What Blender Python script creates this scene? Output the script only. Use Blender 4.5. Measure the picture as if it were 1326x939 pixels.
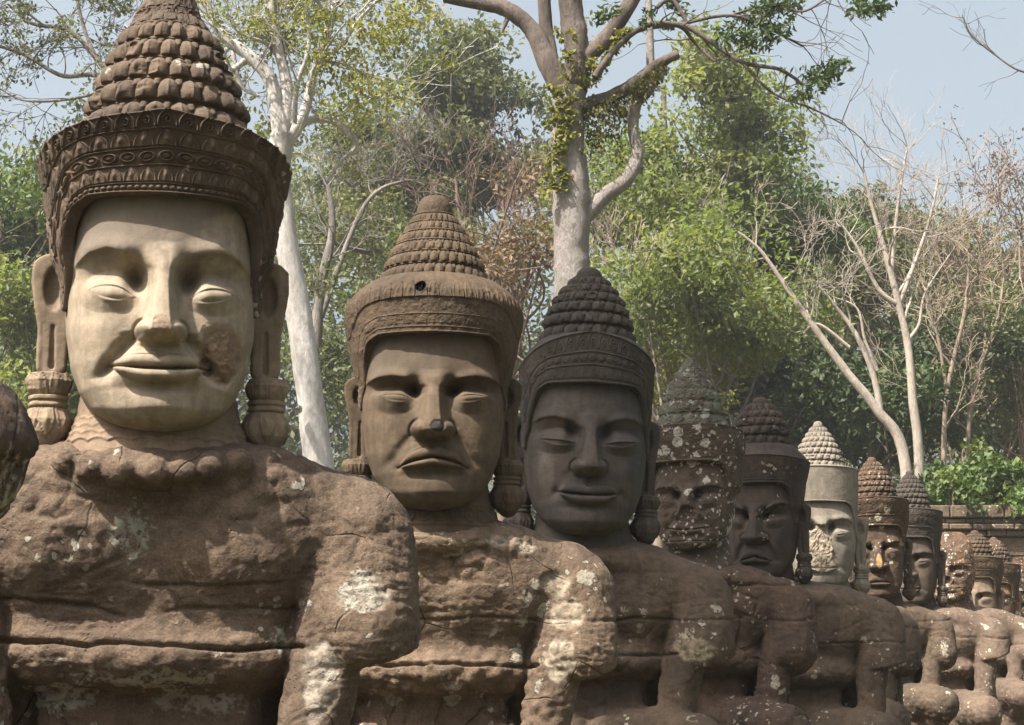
import bpy, math
import numpy as np
from mathutils import Vector, Matrix
rad = math.radians
for o in list(bpy.data.objects): bpy.data.objects.remove(o)
scene = bpy.context.scene
COL = scene.collection

# ------------------------------------------------------------------ camera
FPX = 2230.0; CX = 663.0; CY = 469.5; HOR = 850.0; EYE = 1.7
PITCH = math.atan((HOR-CY)/FPX)
cd = bpy.data.cameras.new('camera'); cam = bpy.data.objects.new('camera', cd); COL.objects.link(cam)
cam.location = (0, 0, EYE); cam.rotation_euler = (math.pi/2+PITCH, 0, 0)
cd.sensor_width = 36; cd.lens = 36*FPX/1326; cd.clip_end = 3000; cd.clip_start = 0.05
cd.dof.use_dof = False
scene.camera = cam
cp, sp = math.cos(PITCH), math.sin(PITCH)
def P(px, py, D):
    """world point seen at photo pixel px,py at distance D along +Y"""
    u = (px-CX)/FPX; v = (CY-py)/FPX
    d = np.array([u, cp - v*sp, sp + v*cp])
    return d*(D/d[1]) + np.array([0, 0, EYE])

# ------------------------------------------------------------------ world, sun
SUN_EL = 56.0; SUN_AZ = -50.0     # azimuth measured from the camera side (-Y) towards -X when negative
sdir = Vector((math.sin(rad(SUN_AZ))*math.cos(rad(SUN_EL)), -math.cos(rad(SUN_AZ))*math.cos(rad(SUN_EL)), math.sin(rad(SUN_EL))))
w = bpy.data.worlds.new("World"); scene.world = w; w.use_nodes = True
nt = w.node_tree; nt.nodes.clear()
sky = nt.nodes.new('ShaderNodeTexSky'); sky.sky_type = 'NISHITA'; sky.sun_disc = False
sky.sun_elevation = rad(SUN_EL); sky.sun_rotation = math.atan2(sdir.x, sdir.y)
sky.air_density = 1.0; sky.dust_density = 8.0; sky.ozone_density = 1.0
bg = nt.nodes.new('ShaderNodeBackground'); bg.inputs[1].default_value = 0.095
wo = nt.nodes.new('ShaderNodeOutputWorld')
hs = nt.nodes.new('ShaderNodeHueSaturation'); hs.inputs['Saturation'].default_value = 0.56; hs.inputs['Hue'].default_value = 0.475; nt.links.new(sky.outputs[0], hs.inputs['Color']); nt.links.new(hs.outputs[0], bg.inputs[0]); nt.links.new(bg.outputs[0], wo.inputs[0])
ld = bpy.data.lights.new('sun', 'SUN'); ld.energy = 5.0; ld.angle = rad(0.6); ld.color = (1.0, 0.915, 0.80)
sun = bpy.data.objects.new('sun', ld); COL.objects.link(sun)
sun.rotation_euler = sdir.to_track_quat('Z', 'Y').to_euler()
scene.view_settings.view_transform = 'Standard'; scene.view_settings.look = 'None'
scene.view_settings.exposure = 1.5; scene.view_settings.gamma = 1.0
scene.render.engine = 'CYCLES'
scene.cycles.max_bounces = 6; scene.cycles.transparent_max_bounces = 6
SD = np.array(sdir)

# ------------------------------------------------------------------ noise helpers
def _h(ix, iy, iz, s):
    with np.errstate(over='ignore'):
        n = (ix.astype(np.int64)*374761393 + iy.astype(np.int64)*668265263 + iz.astype(np.int64)*2147483647 + s*974634777) & 0x7fffffff
        n = ((n ^ (n >> 13))*1274126177) & 0x7fffffff
        n = ((n ^ (n >> 16))*668265263) & 0x7fffffff
    return ((n >> 7) & 0xffff)/65535.0
def vn(p, s=0):
    i = np.floor(p).astype(np.int64); f = p-i; f = f*f*f*(f*(f*6-15)+10)
    r = 0
    for a in (0, 1):
        for b in (0, 1):
            for c in (0, 1):
                wt = (f[:, 0] if a else 1-f[:, 0])*(f[:, 1] if b else 1-f[:, 1])*(f[:, 2] if c else 1-f[:, 2])
                r = r + wt*_h(i[:, 0]+a, i[:, 1]+b, i[:, 2]+c, s)
    return r*2-1
def fbm(p, sc, octv=4, s=0, gain=0.5):
    r = 0; a = 1.0; t = 0
    for k in range(octv):
        r = r + a*vn(p*sc*(2.03**k)+17.3*k, s+k*7); t += a; a *= gain
    return r/t
def worley(p, sc, s=0):
    q = p*sc; i = np.floor(q).astype(np.int64)
    d1 = np.full(len(q), 9.0); d2 = d1.copy()
    for a in (-1, 0, 1):
        for b in (-1, 0, 1):
            for c in (-1, 0, 1):
                j = i+np.array([a, b, c])
                o = np.stack([_h(j[:, 0], j[:, 1], j[:, 2], s), _h(j[:, 0], j[:, 1], j[:, 2], s+11), _h(j[:, 0], j[:, 1], j[:, 2], s+23)], 1)
                d = np.sqrt(((j+o-q)**2).sum(1))
                n1 = np.minimum(d1, d); d2 = np.minimum(d2, np.maximum(d1, d)); d1 = n1
    return d1, d2
def ss(a, b, x):
    t = np.clip((x-a)/(b-a), 0, 1); return t*t*(3-2*t)
def G(x, s): return np.exp(-(x/s)**2)

# ------------------------------------------------------------------ mesh helpers
def mesh(name, V, F, mat=None, smooth=True, attrs=None):
    """F: (n,4) or (n,3) int array"""
    me = bpy.data.meshes.new(name)
    V = np.asarray(V, np.float32); F = np.asarray(F, np.int32); k = F.shape[1]
    me.vertices.add(len(V)); me.vertices.foreach_set('co', V.ravel())
    me.loops.add(F.size); me.loops.foreach_set('vertex_index', F.ravel())
    me.polygons.add(len(F)); me.polygons.foreach_set('loop_start', np.arange(0, F.size, k, dtype=np.int32))
    me.polygons.foreach_set('loop_total', np.full(len(F), k, np.int32))
    me.polygons.foreach_set('use_smooth', np.full(len(F), smooth))
    me.update(calc_edges=True)
    if mat: me.materials.append(mat)
    for an, av in (attrs or {}).items():
        a = me.attributes.new(an, 'FLOAT', 'POINT'); a.data.foreach_set('value', np.asarray(av, np.float32).ravel())
    return me
def link(name, me, parent=None, loc=None, rot=None):
    o = bpy.data.objects.new(name, me); COL.objects.link(o)
    if parent: o.parent = parent
    if loc is not None: o.location = loc
    if rot is not None: o.rotation_euler = rot
    return o
def tag(o, label=None, cat=None, group=None, kind=None):
    if label: o['label'] = label
    if cat: o['category'] = cat
    if group: o['group'] = group
    if kind: o['kind'] = kind
    return o
def empty(name, loc, label, cat, group=None):
    o = bpy.data.objects.new(name, None); COL.objects.link(o); o.location = loc
    o.empty_display_size = 0.3
    return tag(o, label, cat, group)
def grid_faces(n, m, wrap=False, flip=False):
    """n rows, m columns; columns wrap"""
    i = np.arange(n-1)[:, None]; j = np.arange(m if wrap else m-1)[None, :]
    j2 = (j+1) % m
    F = np.stack([i*m+j, i*m+j2, (i+1)*m+j2, (i+1)*m+j], -1).reshape(-1, 4)
    return F[:, ::-1] if flip else F
def vnormals(V, F):
    V = np.asarray(V, float)
    n = np.cross(V[F[:, 2]]-V[F[:, 0]], V[F[:, 3]]-V[F[:, 1]])
    N = np.zeros_like(V)
    for k in range(4): 
        for c in range(3): N[:, c] += np.bincount(F[:, k], n[:, c], len(V))
    return N/np.maximum(np.linalg.norm(N, axis=1, keepdims=True), 1e-12)
def surface_net(f, lo, hi, h):
    lo = np.array(lo, float); hi = np.array(hi, float)
    n = np.ceil((hi-lo)/h).astype(int)+1
    ax = [lo[k]+h*np.arange(n[k]) for k in range(3)]
    X, Y, Z = np.meshgrid(*[a.astype(np.float32) for a in ax], indexing='ij')
    D = f(X, Y, Z).astype(np.float32); del X, Y, Z
    D[0] = D[-1] = 1; D[:, 0] = D[:, -1] = 1; D[:, :, 0] = D[:, :, -1] = 1
    m = n-1
    S = [np.zeros(m, np.float32) for _ in range(3)]; Cn = np.zeros(m, np.float32)
    def sl(o): return tuple(slice(o[k], o[k]+m[k]) for k in range(3))
    for axx in range(3):
        oth = [k for k in range(3) if k != axx]
        for a in (0, 1):
            for b in (0, 1):
                o0 = [0, 0, 0]; o0[oth[0]] = a; o0[oth[1]] = b
                o1 = list(o0); o1[axx] = 1
                d0 = D[sl(o0)]; d1 = D[sl(o1)]
                c = (d0 < 0) != (d1 < 0)
                t = np.where(c, d0/np.where(c, d0-d1, 1), 0)
                S[axx] += np.where(c, t, 0); S[oth[0]] += np.where(c, a, 0); S[oth[1]] += np.where(c, b, 0); Cn += c
    act = Cn > 0; idx = np.full(m, -1, np.int64); idx[act] = np.arange(act.sum())
    ii = np.argwhere(act)
    V = np.stack([S[k][act]/Cn[act] for k in range(3)], 1)
    V = lo+(ii+V)*h
    Fs = []
    for axx in range(3):
        oth = [(axx+1) % 3, (axx+2) % 3]
        s0 = [slice(1, m[k]) for k in range(3)]; s0[axx] = slice(0, m[axx])
        s1 = list(s0); s1[axx] = slice(1, m[axx]+1)
        d0 = D[tuple(s0)] < 0; d1 = D[tuple(s1)] < 0
        for sgn in (0, 1):
            e = np.argwhere((d0 & ~d1) if sgn == 0 else (~d0 & d1))
            if not len(e): continue
            base = e.copy()
            for k in range(3):
                if k != axx: base[:, k] += 1
            def g(a, b):
                q = base.copy(); q[:, oth[0]] -= a; q[:, oth[1]] -= b
                return idx[q[:, 0], q[:, 1], q[:, 2]]
            q = np.stack([g(0, 0), g(1, 0), g(1, 1), g(0, 1)], 1)
            Fs.append(q if sgn == 0 else q[:, ::-1])
    F = np.concatenate(Fs); F = F[(F >= 0).all(1)]
    return V, F
def relax(V, F, it=2):
    for _ in range(it):
        A = np.zeros_like(V); c = np.zeros(len(V))
        for a, b in ((0, 1), (1, 2), (2, 3), (3, 0)):
            for k in range(3): A[:, k] += np.bincount(F[:, a], V[F[:, b], k], len(V)) + np.bincount(F[:, b], V[F[:, a], k], len(V))
            c += np.bincount(F[:, a], minlength=len(V)) + np.bincount(F[:, b], minlength=len(V))
        V = V*0.4 + 0.6*A/np.maximum(c, 1)[:, None]
    return V
# sdf primitives
def smin(a, b, k):
    h = np.clip(0.5+0.5*(b-a)/k, 0, 1); return b*(1-h)+a*h-k*h*(1-h)
def smax(a, b, k): return -smin(-a, -b, k)
def capsule(X, Y, Z, a, b, ra, rb):
    ax, ay, az = a; dx, dy, dz = b[0]-ax, b[1]-ay, b[2]-az
    L = dx*dx+dy*dy+dz*dz
    t = np.clip(((X-ax)*dx+(Y-ay)*dy+(Z-az)*dz)/L, 0, 1)
    return np.sqrt((X-ax-t*dx)**2+(Y-ay-t*dy)**2+(Z-az-t*dz)**2)-(ra+(rb-ra)*t)
def ellip(X, Y, Z, c, r):
    k = np.sqrt(((X-c[0])/r[0])**2+((Y-c[1])/r[1])**2+((Z-c[2])/r[2])**2)
    return (k-1)*min(r)
def rbox(X, Y, Z, c, h, r):
    qx = np.abs(X-c[0])-h[0]+r; qy = np.abs(Y-c[1])-h[1]+r; qz = np.abs(Z-c[2])-h[2]+r
    return np.sqrt(np.maximum(qx, 0)**2+np.maximum(qy, 0)**2+np.maximum(qz, 0)**2)+np.minimum(np.maximum(qx, np.maximum(qy, qz)), 0)-r

# ------------------------------------------------------------------ materials
class NT:
    def __init__(s, name):
        s.m = bpy.data.materials.new(name); s.m.use_nodes = True; s.t = s.m.node_tree; s.t.nodes.clear()
        s.out = s.n('ShaderNodeOutputMaterial')
    def n(s, t, **kw):
        x = s.t.nodes.new(t)
        for k, v in kw.items(): setattr(x, k, v)
        return x
    def set(s, x, i, v):
        if hasattr(v, 'links') or isinstance(v, bpy.types.NodeSocket): s.t.links.new(v, x.inputs[i])
        elif v is not None: x.inputs[i].default_value = v
    def coord(s, sc=(1, 1, 1), loc=(0, 0, 0)):
        c = s.n('ShaderNodeTexCoord'); m = s.n('ShaderNodeMapping')
        s.t.links.new(c.outputs['Object'], m.inputs[0]); m.inputs['Scale'].default_value = sc; m.inputs['Location'].default_value = loc
        return m.outputs[0]
    def noise(s, co, scale, detail=4, rough=0.55, dist=0.0):
        x = s.n('ShaderNodeTexNoise'); s.set(x, 'Vector', co); x.inputs['Scale'].default_value = scale
        x.inputs['Detail'].default_value = detail; x.inputs['Roughness'].default_value = rough; x.inputs['Distortion'].default_value = dist
        return x.outputs[0]
    def vor(s, co, scale, feat='F1', out=0, rnd=1.0):
        x = s.n('ShaderNodeTexVoronoi'); x.feature = feat; s.set(x, 'Vector', co); x.inputs['Scale'].default_value = scale
        x.inputs['Randomness'].default_value = rnd
        return x.outputs[out]
    def ramp(s, v, a, b, lo=0.0, hi=1.0):
        x = s.n('ShaderNodeMapRange'); x.interpolation_type = 'SMOOTHSTEP'
        s.set(x, 0, v); x.inputs[1].default_value = a; x.inputs[2].default_value = b; x.inputs[3].default_value = lo; x.inputs[4].default_value = hi
        return x.outputs[0]
    def math(s, op, a, b=None):
        x = s.n('ShaderNodeMath', operation=op); s.set(x, 0, a); s.set(x, 1, b); return x.outputs[0]
    def mix(s, f, a, b, mode='MIX'):
        x = s.n('ShaderNodeMix', data_type='RGBA', blend_type=mode)
        s.set(x, 0, f)
        for i, v in ((6, a), (7, b)):
            if isinstance(v, (tuple, list)): v = tuple(v)+(1,) if len(v) == 3 else v
            s.set(x, i, v)
        return x.outputs[2]
    def bump(s, h, dist, strength=1.0, nrm=None):
        x = s.n('ShaderNodeBump'); x.inputs['Strength'].default_value = strength; x.inputs['Distance'].default_value = dist
        s.set(x, 'Height', h)
        if nrm is not None: s.t.links.new(nrm, x.inputs['Normal'])
        return x.outputs[0]
    def principled(s, col, rough=0.9, nrm=None, spec=0.25):
        x = s.n('ShaderNodeBsdfPrincipled'); s.set(x, 'Base Color', col if not isinstance(col, tuple) else tuple(col)+(1,))
        s.set(x, 'Roughness', rough); x.inputs['Specular IOR Level'].default_value = spec
        if nrm is not None: s.t.links.new(nrm, x.inputs['Normal'])
        s.t.links.new(x.outputs[0], s.out.inputs[0]); return x
    def attr(s, name):
        x = s.n('ShaderNodeAttribute'); x.attribute_name = name; return x.outputs['Fac']

def _b(c): return (c[0]*1.0, c[1]*1.01, c[2]*1.0)
def stone(name, c1, c2, dark_tone=(0.05, 0.042, 0.036), stain_amt=0.4, lichen=0.0, lcol=(0.36, 0.33, 0.26), lscale=7.0,
          bump=0.004, speck=0.25, seed=0.0, k=1.0, dcol=(0.17, 0.11, 0.075), streak=0.35, cracks=0.0, rough=0.88, pits=1.0, green=0.0):
    T = NT(name); co = T.coord(loc=(seed*3.1, seed*1.7, seed*2.3))
    c1 = _b(c1); c2 = _b(c2)
    c1 = tuple(v*.66 for v in c1); c2 = tuple(v*.62 for v in c2); lcol = tuple(v*.85 for v in lcol); dcol = tuple(v*.85 for v in dcol); dark_tone = tuple(v*.75 for v in dark_tone)
    big = T.ramp(T.noise(co, 2.6*k, 5, 0.6), 0.35, 0.65)
    col = T.mix(big, c1, c2)
    cs = T.coord(sc=(1.6, 1.6, streak), loc=(seed, 4.1+seed, 0))
    st = T.noise(cs, 3.2*k, 6, 0.65, 0.4)
    col = T.mix(T.math('MULTIPLY', T.ramp(st, 0.62-0.22*stain_amt, 0.78-0.1*stain_amt), min(1.0, stain_amt*1.3)), col, dark_tone)
    fine = T.noise(co, 110*k, 6, 0.85)
    col = T.mix(speck, col, T.mix(T.ramp(fine, 0.3, 0.7), (0.25, 0.22, 0.2), (1.6, 1.5, 1.4)), 'MULTIPLY')
    med = T.noise(co, 14*k, 6, 0.7)
    col = T.mix(0.5, col, T.mix(T.ramp(med, 0.3, 0.7), (0.62, 0.6, 0.58), (1.3, 1.3, 1.28)), 'MULTIPLY')
    rs = T.ramp(T.noise(T.coord(sc=(9, 9, .45), loc=(seed, 2, 1)), 2.6*k, 5, .7), .3, .7)
    col = T.mix(.4, col, T.mix(rs, (.66, .65, .64), (1.22, 1.21, 1.2)), 'MULTIPLY')
    col = T.mix(T.attr('fore_dark'), col, (.085, .072, .06))
    dm = T.attr('dmg')
    dn = T.mix(T.ramp(T.noise(co, 22*k, 5, 0.7), 0.35, 0.65), tuple(c*0.65 for c in dcol), tuple(c*1.35 for c in dcol))
    col = T.mix(dm, col, dn)
    hgt = T.math('ADD', T.math('MULTIPLY', T.noise(co, 38*k, 8, 0.72), 0.7), T.math('MULTIPLY', med, 1.1))
    if pits:
        pv = T.vor(co, 34*k); hgt = T.math('ADD', hgt, T.math('MULTIPLY', T.ramp(pv, 0.0, 0.22, -0.5*pits, 0.0), T.ramp(T.noise(co, 5*k, 2), 0.45, 0.6)))
    if cracks:
        ck = T.vor(T.mix(0.12, co, T.n('ShaderNodeTexNoise').outputs[1], 'ADD'), 3.3*k, 'DISTANCE_TO_EDGE')
        cm = T.math('MULTIPLY', T.ramp(ck, 0.0, 0.02, 1, 0), T.ramp(T.noise(co, 1.9*k, 3), 0.5, 0.62))
        hgt = T.math('SUBTRACT', hgt, T.math('MULTIPLY', cm, 2.2*cracks))
        col = T.mix(T.math('MULTIPLY', cm, 0.75*cracks), col, (0.03, 0.025, 0.02))
    if green:
        col = T.mix(T.math('MULTIPLY', T.ramp(T.noise(co, 4.4*k, 6, 0.7), 0.5, 0.62), green), col, (0.12, 0.14, 0.10))
    if lichen:
        wob = T.n('ShaderNodeTexNoise'); wob.inputs['Scale'].default_value = 24*k; T.set(wob, 'Vector', co)
        lco = T.mix(0.05, co, wob.outputs[1], 'ADD')
        v = T.vor(lco, lscale*k); v2 = T.vor(lco, lscale*2.7*k)
        patch = T.noise(co, 2.2*k, 4, 0.6)
        l1 = T.math('MULTIPLY', T.ramp(v, 0.30, 0.34, 1, 0), T.ramp(patch, 0.63-0.16*lichen, 0.66-0.16*lichen))
        l2 = T.math('MULTIPLY', T.ramp(v2, 0.26, 0.31, 1, 0), T.ramp(T.noise(co, 3.3*k, 4, 0.6), 0.60-0.16*lichen, 0.64-0.16*lichen))
        l = T.math('MULTIPLY', T.math('MAXIMUM', l1, l2), T.ramp(T.noise(co, 60*k, 3), 0.3, 0.45))
        la = T.math('MULTIPLY', T.attr('lich'), T.ramp(T.noise(co, 26*k, 5, .7), .40, .52)); l = T.math('MAXIMUM', l, la)
        lc = T.mix(T.noise(co, 30*k, 4), tuple(c*0.75 for c in lcol), tuple(min(1, c*1.25) for c in lcol))
        col = T.mix(T.math('MULTIPLY', l, 0.88), col, lc); hgt = T.math('ADD', hgt, T.math('MULTIPLY', l, 0.35))
    T.principled(col, rough, T.bump(hgt, bump, 1.0), 0.2)
    return T.m

def leaf_mat(name, c1, c2, trans=0.35, c3=None):
    T = NT(name); r = T.attr('rnd')
    col = T.mix(r, c1, c2)
    if c3: col = T.mix(T.ramp(T.attr('clump'), 0.55, 0.9), col, c3)
    d = T.n('ShaderNodeBsdfDiffuse'); T.set(d, 0, col); tr = T.n('ShaderNodeBsdfTranslucent'); T.set(tr, 0, T.mix(1.0, col, (1.15, 1.2, 0.6), 'MULTIPLY'))
    g = T.n('ShaderNodeBsdfGlossy'); g.inputs['Roughness'].default_value = 0.6; g.inputs['Color'].default_value = (1, 1, 1, 1)
    m = T.n('ShaderNodeMixShader'); m.inputs[0].default_value = trans
    T.t.links.new(d.outputs[0], m.inputs[1]); T.t.links.new(tr.outputs[0], m.inputs[2])
    m2 = T.n('ShaderNodeMixShader'); m2.inputs[0].default_value = 0.02
    T.t.links.new(m.outputs[0], m2.inputs[1]); T.t.links.new(g.outputs[0], m2.inputs[2])
    T.t.links.new(m2.outputs[0], T.out.inputs[0]); return T.m
def bark(name, c1, c2, c3=(0.08, 0.07, 0.06), k=1.0, bump=0.03):
    T = NT(name); co = T.coord(sc=(1, 1, 0.35))
    a = T.noise(co, 1.6*k, 6, 0.65, 0.5); col = T.mix(T.ramp(a, 0.35, 0.6), c1, c2)
    b = T.noise(T.coord(sc=(1, 1, 0.8)), 3.1*k, 7, 0.7); col = T.mix(T.ramp(b, 0.58, 0.72, 0, 0.75), col, c3)
    f = T.noise(co, 14*k, 6, 0.75); col = T.mix(0.45, col, T.mix(T.ramp(f, 0.3, 0.7), (0.45, 0.44, 0.42), (1.3, 1.3, 1.3)), 'MULTIPLY')
    T.principled(col, 0.9, T.bump(T.math('ADD', f, T.math('MULTIPLY', a, 0.8)), bump), 0.15); return T.m

# ------------------------------------------------------------------ the head
S = 6.0/FPX                      # one photo pixel at 6 m, in metres: statue unit
def sm1(xs, ys, q, k=5):
    g = np.linspace(xs[0], xs[-1], 900); v = np.interp(g, xs, ys)
    r = int(900*k/(xs[-1]-xs[0])); 
    if r > 0:
        kn = np.hanning(2*r+3); kn /= kn.sum(); v = np.convolve(np.pad(v, r+1, mode='edge'), kn, 'valid')
    return np.interp(q, g, v)
CAN = [-177, -98, -62, 0, 58, 126, 240]      # canonical landmarks: chin, mouth, nose base, eyes, brow, hairline, top

def face_relief(x, z, q):
    ax = np.abs(x); F = np.zeros_like(x)
    so = q.get('socket', 1.0)
    # sockets
    F -= so*20*np.exp(-((ax-64)/42)**2-((z-26)/(20))**2)
    F -= so*35*np.exp(-((ax-32)/13)**2-((z-20)/24)**2)
        # brow ridge : sharp below, soft above
    bx = np.clip(ax, 12, 112)
    zb = np.interp(bx, [12, 25, 45, 70, 92, 112], q.get('brow', [34, 41, 52, 59, 55, 42]))
    d = z-zb; win = ss(6, 20, ax)*ss(122, 98, ax)
    prof = np.where(d > 0, np.exp(-(d/q.get('browsoft', 15))**2), np.exp(-(d/5.0)**2))
    F += win*prof*q.get('browh', 8.0)
    F += 3.0*np.exp(-(x/26)**2-((z-46)/20)**2)
    # eyeball + lids
    dx = ax-q.get('eyex', 62); ew = q.get('eyew', 27.0)
    F += 14*q.get('eyeb', 1)*np.clip(1-(dx/(ew+16))**2-((z-3)/30)**2, 0, 1)**1.4
    tilt = dx*q.get('tilt', .14); cu, cl = q.get('eyeo', (8.5, 8.5)); par = np.clip(1-(dx/ew)**2, 0, 1)
    zu = tilt+cu*par**0.8; zl = tilt-cl*par**0.95
    ins = np.minimum(zu-z, z-zl); m = ss(-0.9, 0.9, ins)*(np.abs(dx) < ew)
    du_ = z-zu; dl_ = zl-z; wx_ = ss(ew+8, ew-3, np.abs(dx))
    F += 3.6*wx_*(1-m)*np.where(z > tilt, np.exp(-(np.maximum(du_, 0)/11.0)**2), 0.55*np.exp(-(np.maximum(dl_, 0)/4.5)**2))
    F += 3.0*m*np.clip(1-((z-tilt)/(cu+1))**2, 0, 1)
    F -= 1.1*np.exp(-((du_-8)/1.8)**2)*ss(ew+4, ew-8, np.abs(dx))
    F += 1.3*np.exp(-((du_-1.6)/1.3)**2)*ss(ew+6, ew-4, np.abs(dx))
    # nose
    nw = q.get('nosew', 1.0); nh = q.get('noseh', 1.0)
    h = sm1([-84, -69, -63, -54, -46, -20, 15, 42, 66, 70], [0, 0, 36, 46, 46, 37, 25, 11, 0, 0], z, 3)*nh
    hw = np.interp(z, [-66, -50, -25, 10, 45], [24, 23, 18, 14.5, 21])*nw
    r = ax/hw
    F += h*np.where(r < 0.5, 1-0.12*r*r, 0.97*np.exp(-((np.maximum(r, .5)-0.5)/0.58)**2))
    wx = (ax-21*nw)/(16.5*nw); wz = (z+51)/14.5
    W = 31*nh*np.clip(1-wx**2-wz**2, 0, 1)**0.55; A_ = F*1.0
    B_ = F*0.25+W; hh = np.clip(0.5+0.5*(A_-B_)/7, 0, 1); F = np.where(W > 0, B_*(1-hh)+A_*hh+7*hh*(1-hh)*(W > 2), A_)
    F -= 9*np.exp(-((ax-13*nw)/6)**2-((z+63)/4)**2)
    F -= 4*np.exp(-((np.sqrt(((ax-21*nw)/(17.5*nw))**2+((z+51)/16)**2)-1)/0.16)**2)*(ax > 26*nw)*(z > -60)
    # muzzle, cheeks, folds
    F += 9*np.exp(-(x/58)**2-((z+98)/34)**2)
    F += q.get('cheek', 6)*np.exp(-((ax-78)/26)**2-((z+52)/30)**2)
    fx = np.interp(z, [-108, -80, -58], [70, 52, 34]); F -= q.get('fold', 6)*np.exp(-((ax-fx)/12)**2)*ss(-120, -96, z)*ss(-48, -62, z)
    F -= 2.5*np.exp(-(x/5)**2)*ss(-90, -82, z)*ss(-64, -72, z)
    # lips
    mw = q.get('mouthw', 61); u = np.clip(ax/mw, 0, 1)
    zm = -99+q.get('smile', 8)*u**2.2 + q.get('cupid', 0)*np.exp(-(x/12)**2)
    tu = q.get('lipu', 14)*np.clip(1-u**3.0, 0, 1)**0.8*(1-0.16*np.exp(-(x/7)**2)); tl = q.get('lipl', 16)*np.clip(1-(u*1.06)**3, 0, 1)**0.75
    du = (z-zm)/np.maximum(tu, 0.5); dl = (zm-z)/np.maximum(tl, 0.5)
    lh = q.get('liph', 8)*ss(1.0, 0.82, u)
    F += lh*np.where((du > 0) & (du < 1), np.sqrt(np.clip(4*du*(1-du), 0, 1))*0.75+0.35*du, 0)*ss(0, .25, du)
    F += lh*1.05*np.where((dl > 0) & (dl < 1), np.clip(1-(2*dl-0.9)**2, 0, 1)**0.6, 0)
    F -= 4.5*np.exp(-((z-zm)/1.8)**2)*ss(1.08, 0.95, ax/mw)
    F += 1.8*np.exp(-((du-1.12)*tu/2.2)**2)*ss(1.0, 0.8, u)           # carved lip border
    F -= 5*np.exp(-((ax-mw-2)/7)**2-((z-zm)/7)**2)
    # chin
    F -= 6*np.exp(-(x/42)**2-((z+122)/7)**2)
    F += q.get('chin', 8)*np.exp(-(x/34)**2-((z+148)/20)**2)
    return F

def outline(Z):
    a = sm1([-177, -174, -168, -158, -145, -120, -85, -40, 0, 60, 126, 180, 225, 240], [0, 30, 50, 68, 83, 99, 112, 120, 123, 121, 117, 108, 80, 60], Z, 4)
    yf = sm1([-177, -173, -166, -150, -125, -90, -40, 0, 60, 126, 240], [92, 108, 119, 127, 126, 127, 125, 122, 121, 112, 70], Z, 4)
    yb = sm1([-177, -165, -140, -105, -70, 0, 240], [-62, -20, 30, 75, 105, 118, 80], Z, 8)
    return a, yf, yb
def section(a, yf, yb, th, n=2.35):
    """th=0 front. returns x,y (front = -y)"""
    s, c = np.sin(th), np.cos(th); yc = (yb-yf)/2; b = (yf+yb)/2
    r = (np.abs(s)**n+np.abs(c)**n)**(-1/n)
    return a*r*s, yc-b*r*c

DARKEN = []
def make_face(q, nz=430, ntt=520):
    t = np.linspace(-1, 1, ntt, endpoint=False); th = math.pi*(0.42*t+0.58*t**3)
    zt = np.linspace(0, 1, nz); Z = -177+417*(0.0*zt+zt) ; Z[:12] = -177+(Z[12]+177)*(np.arange(12)/12)**1.8
    TH, ZZ = np.meshgrid(th, Z); a, yf, yb = outline(ZZ)
    a = a*q.get('wide', 1.0)
    x, y = section(a, yf, yb, TH, q.get('sq', 2.35))
    wt = ss(0.05, 0.45, np.cos(TH))*ss(-177, -168, ZZ)
    F = face_relief(x/q.get('wide', 1.0), ZZ, q)
    y = y-F*wt
    dmg = np.zeros_like(x); DARKEN[:] = []
    p = np.stack([x.ravel()/60, y.ravel()/60, ZZ.ravel()/60], 1)
    nz1 = fbm(p, 1.0, 5, q.get('seed', 1)).reshape(x.shape)
    nz2 = fbm(p, 6.0, 4, q.get('seed', 1)+50, 0.6).reshape(x.shape)
    y = y-(nz1*q.get('warp', 1.6)+nz2*q.get('rough', 0.35))*ss(-177, -160, ZZ)
    for (cx, cz, rx, rz, dep, am, dc) in q.get('dmg', []):      # broken areas
        r = np.sqrt(((x-cx)/rx)**2+((ZZ-cz)/rz)**2)+nz1*0.45+nz2*0.12
        m = ss(1.05, 0.72, r)*(wt > 0.3)
        y = np.where(dep < 20, y+m*dep*(1+.5*nz1), y*(1-m)+m*(-124+.10*(ZZ+60)+nz1*9+np.round((ZZ+x)/22+nz1*2)*2.0))+m*am*(nz2*3+np.abs(nz1)*2.5)
        dmg = np.maximum(dmg, dc*ss(1.0, .7, r)*(wt > .3))
    if q.get('dark_tone'):
        sm_ = ss(-.25, .45, nz1+.35*nz2+(ZZ-62-.35*x)/70)*ss(30, 60, ZZ)*q['dark_tone']; DARKEN.append((sm_*(wt > .2)).ravel())  # forehead coloured darker upwards and towards the left, with a noisy edge
    if 'erode' in q:
        w1, w2 = worley(p, 1.6, q['seed']); w1 = w1.reshape(x.shape)
        y = y+q['erode']*(w1-0.4)*wt; x = x*(1-0.0*w1)
        x = x+q['erode']*0.5*nz1*np.sign(x)*(1-wt)
    for zc in q.get('joints', []):
        g = np.exp(-((ZZ-zc-nz1*2)/1.6)**2); sc = 1-0.035*g; x = x*sc; y = y*sc
    z = np.interp(ZZ, CAN, q.get('lm', CAN))
    V = np.stack([x, y, z], -1).reshape(-1, 3)
    F_ = grid_faces(nz, ntt, True)
    V = np.vstack([V, [[0, -75, q.get('lm', CAN)[0]]]])
    # bottom cap fan as degenerate quads is avoided: collapse row 0
    V[:ntt] = V[:ntt]*0.0+np.array([0, -77, q.get('lm', CAN)[0]])+ (V[:ntt]-np.array([0, -77, q.get('lm', CAN)[0]]))*0.02
    V = V[:-1]
    return V*S, F_, dmg.ravel()

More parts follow.
